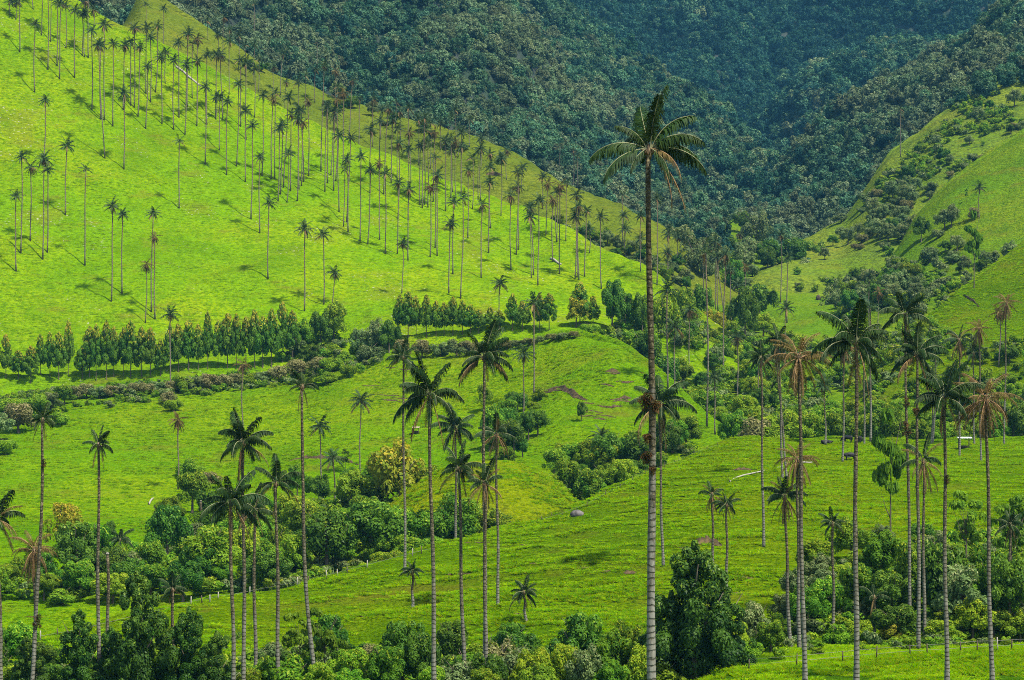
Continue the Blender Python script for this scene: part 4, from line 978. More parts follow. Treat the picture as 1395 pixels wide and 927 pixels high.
# palms standing on the spur, their feet in view
for a in (('spur', 1037, 492, 1040, 745, 24, 'g'), ('spur', 898, 556, 903, 771, 54, 'g'), ('spur', 1061, 468, 1066, 652, 26, 'g'), ('spur', 1058, 491, 1072, 650, 20, 't'), ('spur', 1150, 478, 1148.5, 629, 20, 'd'),
          ('spur', 1177, 468, 1177.6, 606, 20, 't'), ('spur', 1307, 466, 1307, 622, 22, 'b'), ('spur', 1334, 451, 1336, 629, 20, 'd'), ('spur', 1326, 484, 1327, 606, 18, 'g'), ('spur', 1371, 415, 1368, 606, 20, 'd'),
          ('spur', 676, 596, 679, 826, 30, 'b'), ('spur', 549, 491, 552, 783, 22, 'g'), ('spur', 562, 783, 562, 829, 19, 'g'), ('spur', 714, 812, 716, 847, 25, 'g'), ('spur', 970, 678, 972, 790, 19, 'b'),
          ('spur', 990, 692, 990, 805, 20, 'g'), ('spur', 1134, 718, 1136, 868, 20, 'g'), ('left', 164, 738, 163.4, 787, 20, 'g'), ('spur', 1376, 720, 1375, 835, 24, 'g'), ('spur', 1191, 819, 1191, 872, 22, 't')):
    lay, cx, cy, bx, by, R, kd = a
    palm_near(lay, cx, cy, bx, by=by, R=R, kind=kd, nf=14, r0=0.18, r1=0.12)
palm_near('left', 621, 587, 621, d=350, R=36, nf=15, r0=0.26)

MAIN = [(8, 62, 0.98, 0), (340, 36, 0.98, 0), (352, 6, 1.05, 0), (180, 26, 1.05, 0), (193, -10, 1.05, 0), (12, 86, 1.12, 0), (80, 80, 1.0, 0), (300, 84, 0.9, 0), (330, -50, 1.2, 1), (342, -50, 1.1, 1), (322, -15, 0.95, 1), (318, -30, 0.8, 0), (205, -32, 0.62, 0), (60, 38, 0.9, 0),
        (120, 52, 0.85, 0), (95, 22, 0.8, 0), (20, 24, 1.0, 0), (165, 64, 0.7, 0)]
palm_near('near', 884, 215, 889, d=110, R=77, r0=0.245, r1=0.125, custom=MAIN, mat='trunk_main', bow=(0.03, 0), epi=((545, -0.9, 0.8), (552, 0.6, 0.65), (596, -1.0, 0.5), (622, -0.9, 0.6), (640, 0.4, 0.4)), seed=5,
          label='tallest and nearest wax palm, mossy trunk with bromeliads, one dead frond hanging')
for a in (dict(cx=585, cy=545, bx=593, d=178, R=55, nf=17, seed=1), dict(cx=659, cy=492, bx=661, d=212, R=45, nf=16, seed=2, kind='g'), dict(cx=660.5, cy=664, bx=661.5, d=200, R=30, kind='b'), dict(cx=625, cy=645, bx=633, d=203, R=38, nf=13),
          dict(cx=412, cy=532, bx=432, d=197, R=26, kind='t', nf=15, bow=(-0.5, 0)), dict(cx=376, cy=664, bx=380, d=198, R=36, nf=13), dict(cx=331, cy=610, bx=333, d=195, R=48, nf=16), dict(cx=314, cy=692, bx=319, d=188, R=48, nf=16),
          dict(cx=346, cy=700, bx=348, d=208, R=34, nf=12), dict(cx=134, cy=612, bx=134, d=200, R=26, nf=11), dict(cx=58, cy=578, bx=41, d=196, R=24, nf=11, bow=(0.25, 0), epi=((632, 0.9, 0.5), (847, 0.2, 0.8))), dict(cx=46, cy=754, bx=49, d=205, R=36, kind='d', nf=8),
          dict(cx=-4, cy=712, bx=3, d=190, R=40, kind='b'), dict(cx=235, cy=808, bx=237, d=207, R=22, nf=11), dict(cx=296, cy=884, bx=296, d=203, R=15, nf=10), dict(cx=1166, cy=474, bx=1166, d=166, R=60, nf=17, r0=0.24),
          dict(cx=1088, cy=492, bx=1096, d=178, R=46, kind='d', nf=8), dict(cx=1069, cy=682, bx=1076, d=222, R=32, kind='b', nf=18), dict(cx=1086, cy=630, bx=1089, d=220, R=33, kind='d'), dict(cx=1233, cy=434, bx=1241, d=236, R=36, nf=13, epi=((548, 0.3, 0.7), (585, 0, 1.0))),
          dict(cx=1249, cy=488, bx=1252, d=222, R=46, nf=16, epi=((560, -0.8, 0.8),)), dict(cx=1258, cy=632, bx=1259, d=232, R=36, kind='b', nf=10), dict(cx=1286, cy=550, bx=1289.5, d=179, R=52, nf=17, epi=((654, 0.9, 0.5),)), dict(cx=1343, cy=548, bx=1351, d=180, R=48, kind='d', nf=8)):
    palm_near('near', **a)
print('palms', NP[0])

# ------------------------------------------------------------------ plantation row along the terrace
ROW = [(-12, 455, 515), (8, 450, 514), (25, 470, 515), (42, 468, 520), (55, 455, 509), (68, 450, 512), (80, 452, 515), (93, 434, 510), (112, 470, 514), (122, 442, 512), (131, 440, 517), (145, 433, 515), (155, 440, 512), (168, 445, 510), (178, 436, 512),
       (193, 441, 512), (205, 443, 509), (219, 455, 510), (232, 440, 506), (243, 437, 505), (257, 430, 502), (270, 440, 502), (283, 422, 501), (297, 436, 500), (310, 426, 500), (322, 420, 501), (335, 424, 500), (347, 416, 499), (358, 425, 499), (370, 413, 498), (385, 405, 492), (398, 422, 491),
       (545, 402, 456), (556, 397, 458), (567, 399, 455), (581, 398, 458), (594, 404, 456), (605, 408, 455), (617, 403, 455), (630, 409, 454), (641, 410, 454), (652, 420, 452), (668, 415, 450), (680, 424, 449), (698, 395, 449), (712, 404, 449), (735, 398, 449), (748, 392, 448)]
for k, (x, t, b_) in enumerate(ROW):
    plant_px('row', 'hill', x, b_ + 2, RND.uniform(23, 37), b_ - t + RND.uniform(-4, 5), 'in the long planted row' if x < 420 else 'in the short planted row', 'trees in the planted row')
PL = 'beside the terrace'
for kd, x, b_, w, h in (('broad', 455, 470, 42, 66), ('dark', 437, 476, 36, 58), ('broad', 415, 482, 34, 52), ('grey', 400, 490, 40, 40), ('dark', 530, 482, 34, 52), ('grey', 512, 484, 34, 56), ('grey', 490, 488, 32, 44), ('dark', 424, 500, 40, 34),
                        ('row', 790, 444, 42, 62), ('gold', 785, 446, 36, 48), ('row', 808, 446, 28, 44), ('dark', 834, 452, 40, 80), ('dark', 852, 452, 36, 60), ('shrub', 803, 458, 34, 24), ('dark', 875, 462, 34, 70)):
    plant_px(kd, 'hill', x, b_, w, h, PL, 'trees beside the terrace')
HEDGE = [(-5, 600, 60, 44, 'grey'), (25, 590, 62, 52, 'dry'), (18, 566, 46, 34, 'shrub'), (48, 568, 44, 34, 'broad'), (70, 562, 36, 30, 'grey'), (88, 552, 34, 30, 'broad'), (80, 580, 30, 24, 'shrub'), (100, 545, 32, 26, 'dry'), (118, 543, 34, 26, 'dry'), (136, 543, 32, 22, 'scrub'), (152, 541, 32, 22, 'dry'),
         (168, 540, 30, 22, 'scrub'), (182, 539, 32, 22, 'dry'), (198, 538, 32, 22, 'dry'), (214, 536, 30, 22, 'scrub'), (230, 535, 32, 22, 'dry'), (248, 535, 36, 30, 'shrub'), (266, 533, 34, 26, 'scrub'), (285, 531, 40, 30, 'dry'), (304, 529, 32, 24, 'dry'), (322, 526, 32, 22, 'dry'), (340, 525, 30, 22, 'shrub'), (358, 524, 30, 24, 'scrub'),
         (378, 522, 34, 30, 'dry'), (406, 516, 46, 34, 'dry'), (434, 510, 38, 30, 'dry'), (452, 508, 36, 30, 'shrub'), (468, 500, 34, 26, 'shrub'), (502, 495, 46, 34, 'scrub'), (476, 512, 30, 20, 'shrub'), (445, 522, 34, 20, 'shrub'), (418, 528, 30, 18, 'shrub'), (548, 488, 36, 32, 'dry'), (575, 488, 38, 32, 'dry'), (600, 486, 34, 26, 'scrub'),
         (622, 485, 40, 30, 'scrub'), (640, 483, 30, 24, 'dry'), (656, 480, 28, 18, 'scrub'), (672, 478, 26, 16, 'dry'), (690, 476, 28, 16, 'dry'), (706, 474, 26, 14, 'scrub'), (722, 471, 26, 14, 'dry'), (738, 468, 26, 13, 'scrub'), (752, 465, 26, 13, 'dry'), (768, 462, 24, 12, 'scrub'), (782, 461, 22, 12, 'dry'),
         (198, 548, 16, 13, 'shrub'), (228, 552, 30, 26, 'dry'), (236, 560, 30, 22, 'shrub'), (150, 556, 14, 12, 'scrub'), (8, 620, 40, 30, 'shrub'), (360, 528, 18, 14, 'shrub')]
for x, b_, w, h, kd in HEDGE:
    plant_px(kd, 'left', x, b_, w, h, 'in the terrace hedge', 'bushes of the terrace hedge')

# ------------------------------------------------------------------ gully trees left of centre
G1 = 'in the left gully'
for kd, x, b_, w, h in (('gold', 545, 700, 92, 112), ('dark', 505, 775, 120, 105), ('dark', 445, 785, 96, 100), ('broad', 560, 770, 90, 90), ('broad', 620, 760, 90, 96), ('bright', 285, 800, 96, 94), ('bright', 330, 790, 70, 80), ('dark', 228, 770, 66, 92), ('broad', 232, 730, 54, 62),
                        ('gold', 92, 760, 58, 84), ('dark', 105, 790, 70, 90), ('broad', 128, 785, 60, 84), ('dark', 150, 740, 22, 34), ('broad', 262, 700, 60, 66), ('dry', 280, 665, 46, 30), ('shrub', 258, 650, 40, 30), ('dark', 285, 720, 50, 60), ('broad', 405, 680, 36, 52), ('dark', 435, 690, 44, 50), ('broad', 478, 700, 66, 70),
                        ('broad', 415, 745, 60, 70), ('bright', 395, 790, 66, 70), ('broad', 360, 800, 60, 70), ('bright', 505, 720, 60, 52), ('broad', 590, 690, 60, 60), ('bright', 650, 735, 60, 60), ('dark', 690, 600, 30, 50), ('broad', 672, 612, 44, 66), ('dark', 700, 625, 52, 60), ('dark', 720, 600, 30, 44), ('bright', 520, 790, 66, 42), ('bright', 690, 740, 44, 44),
                        ('grey', 270, 765, 50, 60), ('broad', 205, 790, 50, 60), ('dark', 355, 735, 44, 40), ('broad', 660, 560, 24, 44), ('open', 471, 644, 18, 36)):
    plant_px(kd, 'left', x, b_, w, h, G1, 'trees of the left gully')
thicket('left', [(200, 790), (260, 690), (420, 690), (560, 640), (690, 640), (720, 740), (560, 800), (330, 815)], 26, ['broad', 'bright', 'dark', 'broad', 'bright'], (5.5, 9.5), 0.95, G1, 'trees of the left gully', 44, 0.5)
thicket('left', [(0, 800), (120, 770), (200, 795), (330, 805), (330, 822), (0, 825)], 22, ['broad', 'bright', 'dark', 'shrub', 'broad'], (4.5, 7.5), 0.95, 'below the left pasture', 'trees at the foot of the left pasture', 5)
thicket('left', [(330, 760), (560, 720), (700, 740), (700, 780), (560, 805), (330, 812)], 18, ['broad', 'bright', 'dark', 'shrub'], (4, 7), 0.9, G1, 'trees of the left gully', 6)
thicket('left', [(655, 612), (690, 545), (728, 556), (735, 612), (705, 642), (655, 630)], 13, ['dark', 'broad', 'dark', 'bright'], (4.0, 6.5), 0.9, 'behind the mound', 'trees behind the mound', 61, 0.5)
thicket('left', [(735, 690), (740, 640), (800, 620), (880, 600), (930, 620), (900, 640), (830, 680), (795, 700)], 18, ['dark', 'broad', 'bright', 'broad'], (4.5, 7.5), 0.9, 'in the hollow behind the spur', 'trees in the hollow behind the spur', 62, 0.5)
# the wood between the mound and the spur
for kd, x, b_, w, h in (('bright', 700, 720, 30, 22), ('broad', 755, 650, 44, 44), ('bright', 775, 680, 56, 60), ('broad', 800, 690, 56, 60), ('dark', 830, 650, 64, 70), ('bright', 845, 670, 52, 50), ('dark', 870, 650, 60, 66), ('dark', 905, 635, 60, 70), ('broad', 935, 615, 56, 56), ('dark', 792, 574, 20, 30), ('shrub', 735, 545, 26, 22), ('broad', 785, 640, 50, 40), ('shrub', 820, 690, 40, 30),
                        ('bright', 765, 620, 30, 20)):
    plant_px(kd, 'left', x, b_, w, h, 'in the hollow behind the spur', 'trees in the hollow behind the spur')
# ------------------------------------------------------------------ jungle behind the right hand plateau and up the valley
R1 = 'behind the cattle plateau'; GR1 = 'trees behind the cattle plateau'
for kd, x, b_, w, h in (('dry', 1025, 606, 66, 52), ('broad', 1000, 604, 50, 50), ('shrub', 1060, 606, 60, 44), ('broad', 1215, 608, 62, 68), ('dark', 1205, 606, 50, 56), ('bright', 1090, 606, 60, 56), ('bright', 1120, 604, 56, 50), ('broad', 1150, 602, 52, 48), ('dark', 1380, 606, 66, 70), ('broad', 1355, 606, 50, 50), ('dark', 1400, 605, 60, 90),
                        ('bright', 1335, 604, 36, 30), ('bright', 1280, 602, 40, 34), ('broad', 1300, 602, 40, 30), ('bright', 1255, 603, 44, 36), ('bright', 1178, 602, 46, 46)):
    plant_px(kd, 'valley', x, b_ + 8, w, h + 8, R1, GR1)
thicket('valley', [(880, 590), (1000, 590), (1240, 600), (1240, 540), (1120, 500), (1040, 520), (980, 560)], 36, ['broad', 'bright', 'dark', 'shrub', 'bright', 'bright'], (5, 9), 0.9, R1, GR1, 8)
thicket('valley', [(1240, 600), (1400, 590), (1400, 500), (1290, 520)], 14, ['broad', 'bright', 'dark', 'shrub'], (5, 8), 0.85, R1, GR1, 9)
for kd, x, b_, w, h in (('dark', 1198, 524, 44, 42), ('dark', 1130, 522, 32, 34)): plant_px(kd, 'valley', x, b_, w, h, R1, GR1)
V1 = 'in the valley mouth'; GV = 'trees in the valley mouth'
for kd, x, b_, w, h in (('dark', 880, 520, 60, 80), ('broad', 905, 500, 56, 110), ('broad', 935, 470, 44, 90), ('dark', 930, 500, 56, 70), ('dark', 900, 540, 60, 60), ('bright', 865, 500, 48, 48), ('bright', 925, 525, 48, 44), ('gold', 967, 452, 22, 34), ('gold', 982, 456, 22, 34), ('bright', 995, 450, 26, 44), ('dark', 1035, 440, 52, 60), ('dark', 1015, 470, 44, 90), ('bright', 1040, 460, 44, 40),
                        ('dark', 955, 440, 40, 60), ('grey', 950, 400, 60, 90), ('grey', 925, 380, 60, 80), ('grey', 975, 385, 50, 70), ('dark', 1000, 400, 40, 50), ('dark', 1075, 372, 56, 52), ('dark', 1112, 382, 44, 60), ('grey', 1098, 388, 36, 40), ('dark', 1045, 362, 40, 40), ('grey', 1030, 345, 50, 60), ('dark', 1010, 318, 30, 34),
                        ('grey', 850, 340, 50, 40), ('grey', 830, 330, 36, 30), ('scrub', 860, 400, 40, 40), ('grey', 885, 395, 30, 40)):
    plant_px(kd, 'valley', x, b_, w, h, V1, GV)
thicket('valley', [(860, 560), (985, 540), (1000, 440), (920, 400), (860, 430)], 28, ['broad', 'dark', 'bright', 'grey', 'dark'], (5.5, 10), 1.0, V1, GV, 12, 0.45)
thicket('valley', [(990, 470), (1060, 480), (1090, 540), (1040, 560), (1010, 520)], 14, ['broad', 'dark', 'bright', 'shrub'], (5, 8), 1.0, V1, GV, 13, 0.5)
thicket('valley', [(900, 380), (1000, 400), (1060, 380), (1160, 400), (1160, 380), (1060, 350), (900, 330)], 30, ['grey', 'dark', 'grey', 'scrub', 'broad'], (7, 12), 1.05, 'at the valley head', 'trees at the head of the valley', 14, 0.5)
thicket('bright', [(1110, 440), (1260, 420), (1260, 380), (1190, 370), (1150, 395)], 30, ['grey', 'dark', 'broad', 'grey', 'scrub'], (6.5, 11), 1.0, 'below the bright hill', 'trees below the bright hill', 15, 0.5)
thicket('bright', [(1240, 330), (1290, 310), (1340, 340), (1400, 360), (1400, 400), (1250, 410)], 20, ['grey', 'grey', 'dark', 'scrub'], (5, 9), 1.0, 'on the bright hill', 'trees on the flank of the bright hill', 16, 0.6)
for kd, x, b_, w, h in (('open', 1327, 393, 34, 110), ('grey', 1296, 310, 26, 36), ('dark', 1255, 330, 26, 40), ('dry', 1326, 300, 22, 22), ('open', 1317, 275, 8, 20)): plant_px(kd, 'bright' if x != 1327 else 'knoll', x, b_, w, h, 'on the bright hill', 'trees on the flank of the bright hill')
thicket('knoll', [(1190, 500), (1260, 445), (1330, 480), (1400, 500), (1400, 540), (1200, 540)], 16, ['broad', 'dark', 'bright', 'shrub', 'scrub'], (4, 7), 0.9, 'below the right hillside', 'trees at the foot of the right hillside', 17)
thicket('slope', [(1070, 350), (1180, 270), (1250, 215), (1330, 150), (1400, 120), (1400, 200), (1330, 250), (1230, 330), (1150, 360)], 46, ['grey', 'scrub', 'grey', 'scrub', 'dark', 'dry'], (5, 10), 0.9, 'on scrubby hillside', 'trees on the scrubby hillside', 18, 0.8)
thicket('slope', [(1180, 305), (1235, 250), (1270, 300), (1215, 362)], 18, ['grey', 'dark', 'scrub', 'grey'], (7, 11), 1.0, 'on scrubby hillside', 'trees on the scrubby hillside', 19, 0.5)
thicket('rear', [(735, 300), (800, 335), (860, 365), (940, 400), (940, 370), (880, 345), (800, 320)], 26, ['grey', 'dark', 'scrub', 'broad'], (4.5, 8), 0.95, 'behind the palm hillside', 'trees in the crease behind the hill', 20, 0.5)
thicket('rear', [(330, 110), (560, 185), (700, 240), (700, 228), (560, 168), (330, 80)], 16, ['grey', 'dark', 'scrub'], (4, 8), 0.9, 'on the dull crest', 'trees on the crest of the dull hillside', 21)

# ------------------------------------------------------------------ foreground trees
N1 = 'in the front hollow'; GN1 = 'trees in the hollow in front'
for kd, x, d_, w, t in (('conifer', 188, 197, 128, 772), ('conifer', 108, 199, 96, 826), ('conifer', 258, 199, 104, 822), ('conifer', 296, 196, 80, 856), ('conifer', 38, 198, 76, 864), ('conifer', 152, 201, 80, 850), ('conifer', 946, 197, 170, 730), ('conifer', 985, 199, 110, 790), ('conifer', 915, 199, 110, 800), ('broad', 15, 200, 60, 900), ('dark', 70, 203, 50, 898),
                        ('open', 408, 206, 60, 832), ('open', 442, 208, 62, 822), ('bright', 470, 200, 70, 872), ('shrub', 400, 196, 74, 880), ('broad', 372, 200, 60, 884), ('bright', 440, 195, 60, 896), ('dark', 548, 203, 84, 832), ('dark', 575, 200, 66, 850), ('broad', 520, 198, 70, 868), ('dry', 505, 205, 50, 858), ('bright', 585, 194, 50, 900), ('scrub', 622, 196, 70, 886),
                        ('dry', 684, 204, 62, 846), ('scrub', 700, 200, 70, 862), ('bright', 722, 197, 64, 872), ('dark', 665, 196, 60, 880), ('dark', 790, 204, 92, 820), ('broad', 830, 200, 76, 842), ('bright', 765, 197, 70, 868), ('grey', 795, 194, 60, 872), ('broad', 855, 203, 64, 836), ('bright', 870, 196, 56, 870), ('broad', 740, 194, 60, 895), ('bright', 660, 192, 60, 905), ('broad', 480, 194, 60, 905),
                        ('bright', 1000, 212, 60, 838), ('grey', 1030, 216, 60, 812), ('broad', 1050, 214, 50, 838), ('shrub', 1018, 208, 50, 862), ('bright', 340, 196, 50, 905), ('dark', 130, 200, 60, 896), ('broad', 230, 199, 50, 890), ('shrub', 905, 196, 60, 892), ('broad', 830, 193, 60, 890)):
    b_ = L['near'].at(x, d_); by = HY - F * b_.z / b_.y
    plant_px(kd, 'near', x, 0, w, 0, N1, GN1, dist=d_) if False else plant(kd, b_, w * d_ / F, max((HY - t) / F * d_ - b_.z, 1.2), N1, GN1)
# rusty dead shrub heads among the bushes
thicket('near', [(-30, 950), (960, 945), (940, 900), (-30, 905)], 52, ['broad', 'dark', 'dark', 'shrub', 'scrub', 'dark', 'broad'], (3.0, 5.6), 1.05, N1, GN1, 45, 0.5)
RT = 'in the front thicket'; GRT = 'trees in the thicket below the plateau'
for kd, x, b_, w, h in (('open', 1213, 752, 62, 205), ('open', 1316, 790, 66, 135), ('open', 1378, 800, 70, 140), ('broad', 1200, 800, 74, 90), ('broad', 1175, 840, 80, 80), ('dark', 1215, 850, 80, 80), ('dark', 1280, 850, 90, 130), ('grey', 1310, 860, 84, 100), ('broad', 1345, 850, 80, 120), ('bright', 1325, 872, 70, 66), ('dark', 1375, 860, 80, 120),
                        ('broad', 1250, 830, 70, 110), ('grey', 1270, 780, 56, 60), ('shrub', 1142, 880, 46, 40), ('bright', 1168, 880, 44, 40), ('broad', 1100, 860, 60, 70), ('grey', 1080, 820, 50, 50), ('broad', 1130, 850, 60, 70), ('grey', 1115, 800, 60, 50), ('gold', 1215, 880, 44, 36), ('shrub', 1245, 880, 50, 30), ('bright', 1290, 880, 60, 40), ('broad', 1390, 876, 50, 50), ('shrub', 1060, 866, 44, 36), ('grey', 1065, 850, 40, 44)):
    plant_px(kd, 'spur', x, b_, w, h, RT, GRT)
thicket('spur', [(1060, 860), (1100, 790), (1170, 760), (1260, 740), (1400, 720), (1400, 872), (1180, 878)], 34, ['broad', 'dark', 'grey', 'bright', 'scrub', 'shrub'], (3.2, 6), 0.95, RT, GRT, 30, 0.5)
print('trees', NTREE[0])

# ------------------------------------------------------------------ small things
def cow(px, py, heading, lying, label, patch=False, sc=1.0, layer='spur'):
    p = L[layer].hit(px, py)
    root = empty('cow', p); root.rotation_euler.z = heading; root.scale = (sc,) * 3
    tag(root, label, 'cow', 'black cattle on the plateau')
    me = bpy.data.meshes.new('cow_body')
    zb = 0.42 if lying else 0.95
    V = [(0, 0, zb), (0.45, 0, zb + 0.02), (0.78, 0, zb + 0.05), (1.05, 0, zb - 0.02), (1.32, 0, zb - (0.0 if lying else 0.42)), (1.55, 0, zb - (0.05 if lying else 0.68)), (-0.5, 0, zb + 0.03), (-0.82, 0, zb + 0.08), (-0.95, 0, zb - 0.25), (-0.98, 0.03, zb - 0.6 if not lying else 0.1)]
    E = [(0, 1), (1, 2), (2, 3), (3, 4), (4, 5), (0, 6), (6, 7), (7, 8), (8, 9)]
    Rr = [0.40, 0.38, 0.33, 0.22, 0.18, 0.11, 0.38, 0.27, 0.05, 0.04]
    for sx in (0.62, -0.62):
        for sy in (-0.2, 0.2):
            k = len(V); root_i = 2 if sx > 0 else 6
            if lying: V += [(sx, sy * 1.7, 0.22), (sx + 0.25, sy * 2.2, 0.09), (sx + 0.5, sy * 1.8, 0.07)]
            else: V += [(sx, sy, 0.62), (sx + (0.03 if sx > 0 else -0.10), sy, 0.36), (sx, sy, 0.0)]
            E += [(root_i, k), (k, k + 1), (k + 1, k + 2)]; Rr += [0.15, 0.085, 0.065]
    for sy in (-0.16, 0.16):
        k = len(V); V += [(V[4][0] - 0.05, sy * 1.4, V[4][2] + 0.16)]; E += [(4, k)]; Rr += [0.05]
    bm = bmesh.new(); sk = bm.verts.layers.skin.verify(); bv = [bm.verts.new(q) for q in V]
    for a, b_ in E: bm.edges.new((bv[a], bv[b_]))
    for i, q in enumerate(Rr): bv[i][sk].radius = (q, q)
    bv[0][sk].use_root = True
    bm.to_mesh(me); bm.free(); me.materials.append(M['hide'])
    o = link('body', me, root)
    o.modifiers.new('skin', 'SKIN').use_smooth_shade = True
    s = o.modifiers.new('smooth', 'SUBSURF'); s.levels = 1; s.render_levels = 1
    if patch:
        mb = MB(); mb.tube([(-0.15, 0, zb - 0.36), (0.1, 0, zb - 0.41), (0.5, 0, zb - 0.38)], [0.10, 0.14, 0.08], 8); link('white_belly', mb.mesh('white_belly', [M['hide_white']], True), root)
cow(1158, 627, 3.2, False, 'black cow with pale belly grazing beside a palm on the plateau', True)
cow(1125, 605, 0.3, True, 'black cow lying on the grass at the foot of a thin palm')
cow(1155, 603, 2.6, False, 'black cow standing at the edge of the trees, leftmost of two')
cow(1172, 604, 1.2, False, 'black cow standing behind the thick palm trunk at the edge of the trees')

def shelter(layer, px, py, w, h, roofmat, label, slope=0.12, boxh=0.5):
    p = L[layer].hit(px, py); root = empty('feeding_shelter', p)
    tag(root, label, 'shelter')
    for sx in (-1, 1):
        for sy in (-1, 1):
            mb = MB(); mb.tube([(sx * w * 0.38, sy * 0.5, -0.3), (sx * w * 0.38, sy * 0.5, h + sy * slope)], [0.07, 0.06], 6); link('post', mb.mesh('post', [M['wood_dark']], True), root)
    mb = MB()
    n = 10
    for k in range(n):                                            # corrugated sheet
        x = -w / 2 + w * (k + 0.5) / n; mb.box((x, 0, h + 0.08 + 0.015 * (k % 2)), (w / n * 1.02, 1.7, 0.05))
    ro = link('roof', mb.mesh('roof', [roofmat]), root); ro.rotation_euler.x = -slope * 0.0 + 0.16
    mb = MB(); mb.box((0, 0, boxh * 0.55), (w * 0.6, 0.6, boxh), 0, 1.15); mb.box((0, 0, boxh * 0.85), (w * 0.5, 0.45, boxh * 0.4), 0, 1.1); link('trough', mb.mesh('trough', [M['wood_dark']]), root)
shelter('spur', 1313.5, 611, 2.5, 1.9, M['tin'], 'white-roofed feeding shelter over a dark trough on the plateau')
shelter('left', 566.5, 591, 1.7, 1.4, M['thatch'], 'small tan-roofed salt lick on posts in the left pasture', boxh=0.6)

def log(layer, a, b_, r0, r1, mat, label, name='fallen_log', crack=True):
    p = L[layer].hit(*a); q = L[layer].hit(*b_); n = 9
    pts = []
    for k in range(n):
        t = k / (n - 1); x = p.lerp(q, t); g = L[layer].at(CX + F * x.x / x.y, x.y); pts.append(Vector((0, 0, 0)) + g - p + Vector((0, 0, r0 * 0.7 + 0.12 * math.sin(t * 5))))
    root = empty(name, p); tag(root, label, 'log')
    mb = MB(); mb.tube(pts, np.linspace(r0, r1, n), 8); link('stem', mb.mesh('stem', [mat], True), root)
    mb = MB(); c = Vector(pts[0]); mb.tube([c, c + Vector((-0.15, 0, 0.35)), c + Vector((-0.35, 0.1, 0.55))], [r0 * 0.6, r0 * 0.3, 0.03], 5); link('broken_root', mb.mesh('broken_root', [M['wood_dark']], True), root)
log('spur', (994, 657), (1063, 636), 0.13, 0.11, M['wood_pale'], 'long pale fallen trunk lying across the spur, left of a palm')
log('spur', (1088, 632), (1106, 630), 0.15, 0.13, M['wood_pale'], 'short pale log lying on the spur behind a palm')
log('hill', (240, 92), (273, 118), 0.42, 0.36, M['wood_pale'], 'long pale fallen palm trunk lying down the palm hillside')
log('hill', (750, 354), (764, 361), 0.4, 0.36, M['wood_pale'], 'pale fallen trunk at a palm foot low on the hillside')
log('left', (203, 688), (209, 679), 0.2, 0.14, M['wood_pale'], 'short bleached log lying alone on the left pasture')

def boulder(layer, px, py, w, label, name='boulder', mat='rock', seed=1, h=0.6):
    p = L[layer].hit(px, py); r = np.random.default_rng(seed)
    nu, nv = 14, 9; V = []
    for j in range(nv):
        ph = math.pi * (j + 0.5) / nv
        for i in range(nu):
            th = 2 * math.pi * i / nu; d = np.array((math.sin(ph) * math.cos(th), math.sin(ph) * math.sin(th) * 0.8, math.cos(ph) * h))
            k = 1 + 0.28 * float(fbm(np.array([d[0] * 1.6 + seed]), np.array([d[1] * 1.6 + d[2] * 2.1]), seed, 3)[0]); V.append(d * k * w / 2)
    V = np.array(V); Q = [(j * nu + i, j * nu + (i + 1) % nu, (j + 1) * nu + (i + 1) % nu, (j + 1) * nu + i) for j in range(nv - 1) for i in range(nu)]
    V = np.vstack([V, [[0, 0, w / 2 * h]], [[0, 0, -w / 2 * h]]]); a = nu * nv
    T = [(i, a, (i + 1) % nu) for i in range(nu)] + [((nv - 1) * nu + i, (nv - 1) * nu + (i + 1) % nu, a + 1) for i in range(nu)]
    o = link(name, mesh_np(name, V, [np.array(Q), np.array(T)], [M[mat]], True)); o.location = (p.x, p.y, p.z + w * h * 0.16); tag(o, label, 'rock' if mat == 'rock' else 'earth mound')
boulder('spur', 786, 703, 2.2, 'grey boulder on the ridge of the spur beside the mound', h=0.62)
boulder('valley', 1115, 409, 1.9, 'dark stump-like rock standing alone on the valley pasture', mat='wood_dark', name='stump', h=1.6, seed=4)

# bare scars where the turf has slipped: shallow earth banks sunk in the slope
def scar(layer, pts, wid, label, seed=1):
    r = random.Random(seed); p = [L[layer].hit(*q) for q in pts]; o0 = p[0]
    n = 8 * (len(p) - 1) + 1; V = []; Q = []
    for k in range(n):
        t = k / (n - 1) * (len(p) - 1); i = min(int(t), len(p) - 2); c = p[i].lerp(p[i + 1], t - i)
        w = wid * math.sin(math.pi * (0.06 + 0.88 * k / (n - 1))) * r.uniform(0.6, 1.15)
        for (dy, dz) in ((-0.9 * w, 0.02), (-0.35 * w, 0.05 + 0.12 * w), (0.05 * w, 0.55 * w), (0.25 * w, 0.62 * w), (0.9 * w, 0.1)):
            g = L[layer].at(CX + F * c.x / c.y, c.y + dy); V.append((g.x - o0.x + r.uniform(-.1, .1), g.y - o0.y, g.z - o0.z + dz + r.uniform(0, 0.1) * w))
    for k in range(n - 1):
        for j in range(4): Q.append((k * 5 + j, (k + 1) * 5 + j, (k + 1) * 5 + j + 1, k * 5 + j + 1))
    o = link('earth_scar', mesh_np('earth_scar', np.array(V), np.array(Q), [M['soil']], True)); o.location = o0; o['kind'] = 'structure'
scar('left', [(735, 537), (764, 531), (780, 538), (800, 546)], 1.9, '', 1)
for k in range(11):
    x0 = RND.uniform(785, 850); y0 = RND.uniform(512, 572); scar('left', [(x0, y0), (x0 + RND.uniform(8, 14), y0 + RND.uniform(-2, 2)), (x0 + RND.uniform(18, 30), y0 + RND.uniform(-1, 4))], RND.uniform(0.25, 0.5), '', 30 + k)
